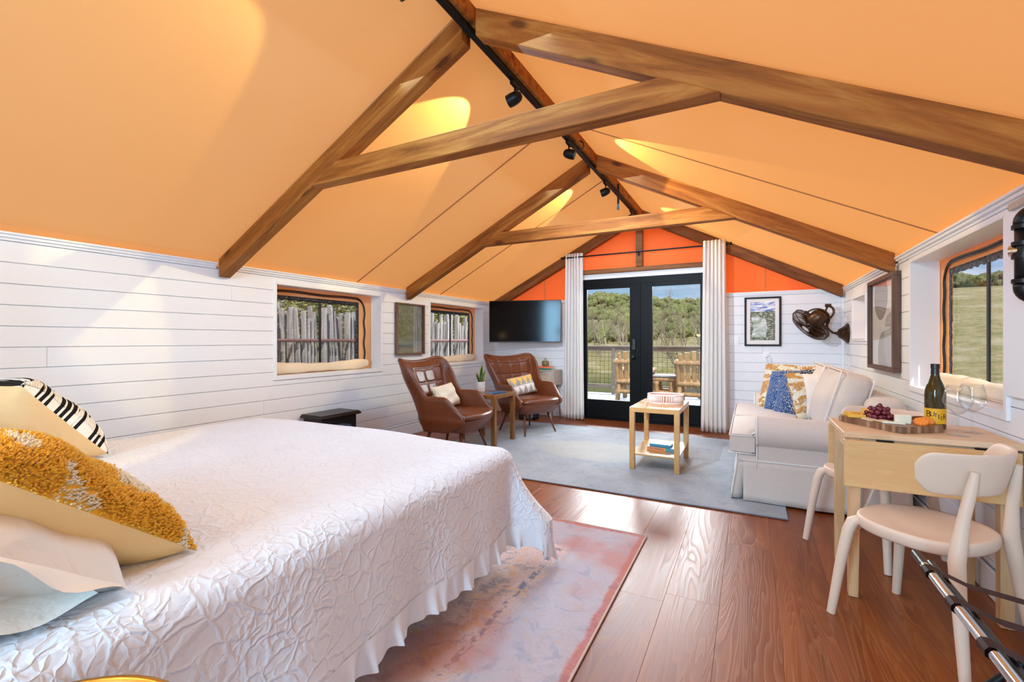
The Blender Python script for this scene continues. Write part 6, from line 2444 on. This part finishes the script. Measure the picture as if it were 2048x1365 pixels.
def log_chair(label, loc, rz=0):
    t = thing('log_chair', label, 'chair', loc, rz, 'peeled log chairs on the deck')      # local +y is where the sitter looks
    for s in (-1, 1):
        log('rear_post', (s * 0.27, -0.30, 0.0), (s * 0.27, -0.06, 0.60), 0.045, t)
        log('front_post', (s * 0.29, 0.42, 0.0), (s * 0.29, 0.40, 0.58), 0.048, t)
        log('armrest', (s * 0.31, -0.16, 0.60), (s * 0.31, 0.52, 0.615), 0.055, t)
        log('side_rail', (s * 0.27, -0.18, 0.26), (s * 0.29, 0.42, 0.36), 0.04, t)
        log('back_upright', (s * 0.29, -0.12, 0.22), (s * 0.29, -0.26, 0.86), 0.04, t)
    log('upper_back_rail', (-0.36, -0.275, 0.80), (0.36, -0.275, 0.80), 0.045, t)
    log('lower_back_rail', (-0.30, -0.20, 0.40), (0.30, -0.20, 0.40), 0.045, t)
    log('rear_stretcher', (-0.29, -0.22, 0.20), (0.29, -0.22, 0.20), 0.04, t)
    for i, (x, top) in enumerate(((-0.22, 0.97), (-0.11, 1.0), (0.0, 1.02), (0.11, 1.0), (0.22, 0.96))):
        bm = NB()
        box(bm, -0.042, 0.042, -0.014, 0.014, 0, (top - 0.32) * 1.03, 0.006)
        fin('back_slat', bm, M['log'], t, loc=(x, -0.125, 0.32), rot=(R(12), R((x) * 10), 0))
    for i in range(5):
        bx('seat_slat', M['log'], t, -0.28, 0.28, -0.13 + i * 0.112, -0.13 + i * 0.112 + 0.10, 0.355 + i * 0.012, 0.380 + i * 0.012, 0.005)
    return t


log_chair('peeled log chair on the deck, left of the door meeting stile', (-2.10, 9.42, DZ))
log_chair('peeled log chair on the deck, right of the log table, seen from behind', (-0.93, 9.42, DZ))
lt = thing('log_table', 'low log table with plank top between the two deck chairs', 'table', (-1.515, 9.62, DZ))
for i in range(3):
    bx('table_plank', M['deck'], lt, -0.225 + i * 0.152, -0.225 + i * 0.152 + 0.146, -0.25, 0.25, 0.50, 0.535, 0.004)
for s in (-1, 1):
    log('cross_log', (-0.21, s * 0.2, 0.455), (0.21, s * 0.2, 0.455), 0.045, lt)
    log('lower_log', (-0.20, s * 0.2, 0.19), (0.20, s * 0.2, 0.19), 0.045, lt)
    for q in (-1, 1):
        bm = NB(); tube(bm, [(q * 0.14, s * 0.2, 0.0), (q * 0.14, s * 0.2, 0.25), (q * 0.14, s * 0.2, 0.34), (q * 0.14, s * 0.2, 0.42)], [0.045, 0.05, 0.035, 0.06], 10)
        fin('table_leg', bm, M['log'], lt, True)

# stake fence beyond the left windows
M['stake'] = wood('weathered_stake', ['#68625f', '#928b85', '#c0b29d'], 0.8, (9, 9, 1.0), axis='X', bump=0.7, rnd=0.35)
fe = thing('stake_fence', 'tall fence of rough grey cedar stakes beyond the left windows', 'fence', (-6.9, 0, -1.25))
stm = []
for q in range(5):
    bm = NB()
    tube(bm, [(0.01 * math.sin(q), 0, 0), (0.012 * math.cos(q * 2), 0.012 * math.sin(q), 0.9), (0.01 * math.sin(q * 3), -0.012 * math.cos(q), 1.9), (0.0, 0.01, 2.75)], [0.056, 0.052, 0.049, 0.040], 7)
    for v_ in bm.verts:
        v_.co += Vector((noise.noise(v_.co * 5 + Vector((q, 0, 0))), noise.noise(v_.co * 5 + Vector((0, q, 9))), 0)) * 0.014
    bmesh.ops.recalc_face_normals(bm, faces=bm.faces)
    m_ = bpy.data.meshes.new('fence_stake'); bm.to_mesh(m_); bm.free()
    m_.polygons.foreach_set('use_smooth', [True] * len(m_.polygons))
    m_.materials.append(M['stake'])
    stm.append(m_)
rf = random.Random(3)
y = 3.9
while y < 15.3:
    o = link('fence_stake', stm[rf.randrange(5)], None, fe, (rf.uniform(-.05, .05), y, rf.uniform(-.03, .03)), (rf.uniform(-.03, .03), rf.uniform(-.03, .03), rf.random() * 6))
    o.scale = (1, 1, rf.choice((rf.uniform(1.03, 1.10), rf.uniform(1.03, 1.10), rf.uniform(1.0, 1.14))))
    y += rf.uniform(0.046, 0.066)
M['rail_pipe'] = plain('rusty_pipe_rail', '#7b4f4a', 0.6)
bm = NB(); tube(bm, [(0.145, 3.8, 2.44), (0.145, 15.6, 2.44)], 0.028, 10)
fin('fence_rail', bm, M['rail_pipe'], fe, True)
for y in (4.3, 8.35, 12.6):
    bm = NB(); tube(bm, [(0.215, y, -0.1), (0.215, y, 2.5)], 0.035, 10)
    fin('fence_post', bm, M['rail_pipe'], fe, True)

# ------------------------------------------------------------------ trees
k = N('oak_leaves')
M['oak_leaf'] = k.pbr(k.mix(k.noise(k.coord('Object'), 3.0, 3), '#6d7434', '#c0b878'), 0.8, spec=0.1)
k = N('juniper_foliage')
v = k.coord('Object', (1, 1, 1), rand=True)
c = k.ramp(k.noise(v, 1.5, 6, 0.8), [(0.32, '#56622f'), (0.46, '#8a9650'), (0.62, '#b9ba80')])
c = k.mix(k.math('MULTIPLY', k.rnd(), 0.75), c, '#a59c74')
M['juniper'] = k.pbr(c, 0.9, spec=0.05, normal=k.bump(k.noise(v, 3.0, 4, 0.8), 1.0, 0.6))
M['bark'] = plain('grey_bark', '#a4998a', 0.9)
M['bark_dark'] = plain('dark_bark', '#6a6058', 0.9)
M['bare'] = N('bare_twig')
kk = M['bare']
M['bare'] = kk.pbr(kk.mix(kk.rnd(), '#b9a58e', '#8c7f72'), 0.9)


def branch_mesh(bm, p, d, L, r, depth, rr, spread=0.55, nseg=5, leaves=None):
    pts, rad = [p], [r]
    q = p.copy()
    dd = d.copy()
    for i in range(4):
        dd = (dd + Vector((rr.uniform(-1, 1), rr.uniform(-1, 1), rr.uniform(-.3, .6))) * 0.16).normalized()
        q = q + dd * L / 4
        pts.append(q.copy()); rad.append(r * (1 - 0.42 * (i + 1) / 4))
    tube(bm, pts, rad, nseg if depth > 1 else 3, False)
    if leaves is not None and depth <= 2:
        leaves.append((pts[-1], L))
        leaves.append((pts[2], L))
    if depth <= 0:
        return
    for c_ in range(rr.choice((2, 3, 3))):
        s_, b_ = frame_at(dd)
        a = rr.random() * 6.28
        nd = (dd + (s_ * math.cos(a) + b_ * math.sin(a)) * rr.uniform(0.5, 1.0) * spread * 1.6 + Vector((0, 0, 0.1))).normalized()
        base = pts[rr.choice((2, 3, 4, 4))]
        branch_mesh(bm, base, nd, L * rr.uniform(0.62, 0.82), rad[-1] * 0.8, depth - 1, rr, spread, nseg, leaves)


# bare winter trees along the far bank
bare_meshes = []
for q in range(4):
    rr = random.Random(40 + q)
    bm = NB()
    branch_mesh(bm, Vector((0, 0, 0)), Vector((0.05, 0, 1)), 3.0, 0.16, 5, rr, 0.55, 5)
    m_ = bpy.data.meshes.new('branches'); bm.to_mesh(m_); bm.free(); m_.materials.append(M['bare'])
    bare_meshes.append(m_)
rr = random.Random(9)
nbare = 0
placed = []
while len(placed) < 46:
    t_ = rr.uniform(60, 112)
    u_ = rr.uniform(0.12, 0.45)
    x = t_ * (-0.4633 + 0.886 * u_); y = t_ * (0.886 + 0.4633 * u_)
    if any((x - a_) ** 2 + (y - b_) ** 2 < 3.4 ** 2 for a_, b_ in placed):
        continue
    i = len(placed)
    placed.append((x, y))
    tr_ = thing('bare_tree', 'bare pale branched winter tree beyond the pond', 'tree', (x, y, ground_h(x, y) - 0.1), rr.random() * 6, 'bare trees beyond the pond')
    s_ = rr.uniform(0.75, 1.35) * t_ / 85
    tr_.scale = (s_, s_, s_ * rr.uniform(0.8, 1.05))
    link('branches', bare_meshes[i % 4], None, tr_)
for (x, y, s_, rz, lb) in ((-2.6, 16.5, 0.62, 0.3, 'bare dark branched bush in front of the pond, left of the door meeting stile'), (-0.6, 17.5, 0.60, 2.0, 'bare dark branched bush by the pond behind the right log chair')):
    m2 = bare_meshes[1].copy(); m2.materials.clear(); m2.materials.append(M['bark_dark'])
    tr_ = thing('bare_bush', lb, 'bush', (x, y, -2.9), rz)
    tr_.scale = (s_,) * 3
    link('branches', m2, None, tr_)

# evergreen crowns on the hillside
jm = []
for q in range(4):
    bm = NB()
    rj = random.Random(q)
    for c_ in range(5):
        cc_ = Vector((rj.uniform(-.5, .5), rj.uniform(-.5, .5), rj.uniform(.5, 1.25)))
        r_ = bmesh.ops.create_icosphere(bm, subdivisions=3, radius=rj.uniform(0.5, 0.8))
        for v_ in r_['verts']:
            v_.co = cc_ + v_.co * (1 + 0.5 * noise.noise(v_.co * 3.4 + cc_ * 5) + 0.42 * noise.noise(v_.co * 9.0 + cc_ * 3))
    m_ = bpy.data.meshes.new('crown'); bm.to_mesh(m_); bm.free()
    m_.polygons.foreach_set('use_smooth', [True] * len(m_.polygons))
    m_.materials.append(M['juniper'])
    jm.append(m_)
rr = random.Random(77)
placed = []
while len(placed) < 290:
    t_ = 116 + 125 * rr.random()
    u_ = rr.uniform(0.13, 0.45)
    x = t_ * (-0.4633 + 0.886 * u_); y = t_ * (0.886 + 0.4633 * u_)
    if any((x - a_) ** 2 + (y - b_) ** 2 < 3.3 ** 2 for a_, b_ in placed):
        continue
    i = len(placed)
    placed.append((x, y))
    tr_ = tag(link('evergreen_tree', jm[i % 4], None, None, (x, y, ground_h(x, y) - 0.6), (0, 0, rr.random() * 6)), 'round evergreen tree among many on the hillside beyond the doors', 'tree', 'evergreen trees on the hillside')
    s_ = rr.uniform(1.3, 2.5)
    tr_.scale = (s_ * rr.uniform(.9, 1.2), s_ * rr.uniform(.9, 1.2), s_ * rr.uniform(.75, 1.1))
# field trees above the slope seen through the right window
for i in range(18):
    a = R(66 + 13 * (i + rr.uniform(-.3, .3)) / 17)
    d_ = rr.choice((72, 78, 85)) + rr.uniform(-1, 1)
    x, y = 1 + d_ * math.cos(a), d_ * math.sin(a)
    tr_ = tag(link('evergreen_tree', jm[i % 4], None, None, (x, y, ground_h(x, y) - 0.5), (0, 0, rr.random() * 6)), 'round evergreen tree on the skyline beyond the right window', 'tree', 'evergreen trees on the right skyline')
    s_ = rr.uniform(0.9, 2.0)
    tr_.scale = (s_ * 1.1, s_ * 1.1, s_)

# leafy oaks behind the stake fence
for i, (x, y, s_, lb) in enumerate(((-9.3, 6.4, 0.85, 'leafy olive oak close behind the fence, leftmost in the nearer left window'), (-9.4, 9.3, 0.85, 'leafy olive oak close behind the fence, right side of the nearer left window'), (-9.2, 12.6, 0.85, 'leafy olive oak close behind the fence, left side of the farther left window'), (-10.6, 8.0, 1.0, 'leafy olive oak behind the stake fence, seen in the nearer left window'), (-12.0, 11.0, 1.1, 'leafy olive oak behind the fence, between the two left windows'), (-11.2, 15.2, 1.05, 'leafy olive oak behind the fence, seen in the farther left window'), (-14.5, 6.2, 1.1, 'leafy olive oak farther back beyond the stake fence'))):
    rr2 = random.Random(100 + i)
    bm = NB()
    lv = []
    branch_mesh(bm, Vector((0, 0, 0)), Vector((0.1, 0.05, 1)), 1.9, 0.15, 4, rr2, 0.6, 6, lv)
    t = thing('oak_tree', lb, 'tree', (x, y, -1.3), rr2.random() * 6)
    t.scale = (s_,) * 3
    fin('trunk', bm, M['bark_dark'], t, True)
    Vl, Fl = [], []
    for (p_, L) in lv:
        for _ in range(60):
            c_ = p_ + Vector((rr2.gauss(0, .26), rr2.gauss(0, .26), rr2.gauss(0, .22)))
            d_ = Vector((rr2.uniform(-1, 1), rr2.uniform(-1, 1), rr2.uniform(-1, 1))).normalized()
            a_, b_ = frame_at(d_)
            w_ = rr2.uniform(.03, .065)
            k0 = len(Vl)
            Vl += [c_ - a_ * w_, c_ + b_ * w_ * .6, c_ + a_ * w_, c_ - b_ * w_ * .6]
            Fl.append((k0, k0 + 1, k0 + 2, k0 + 3))
    pyd('foliage', Vl, Fl, M['oak_leaf'], t)['kind'] = 'stuff'
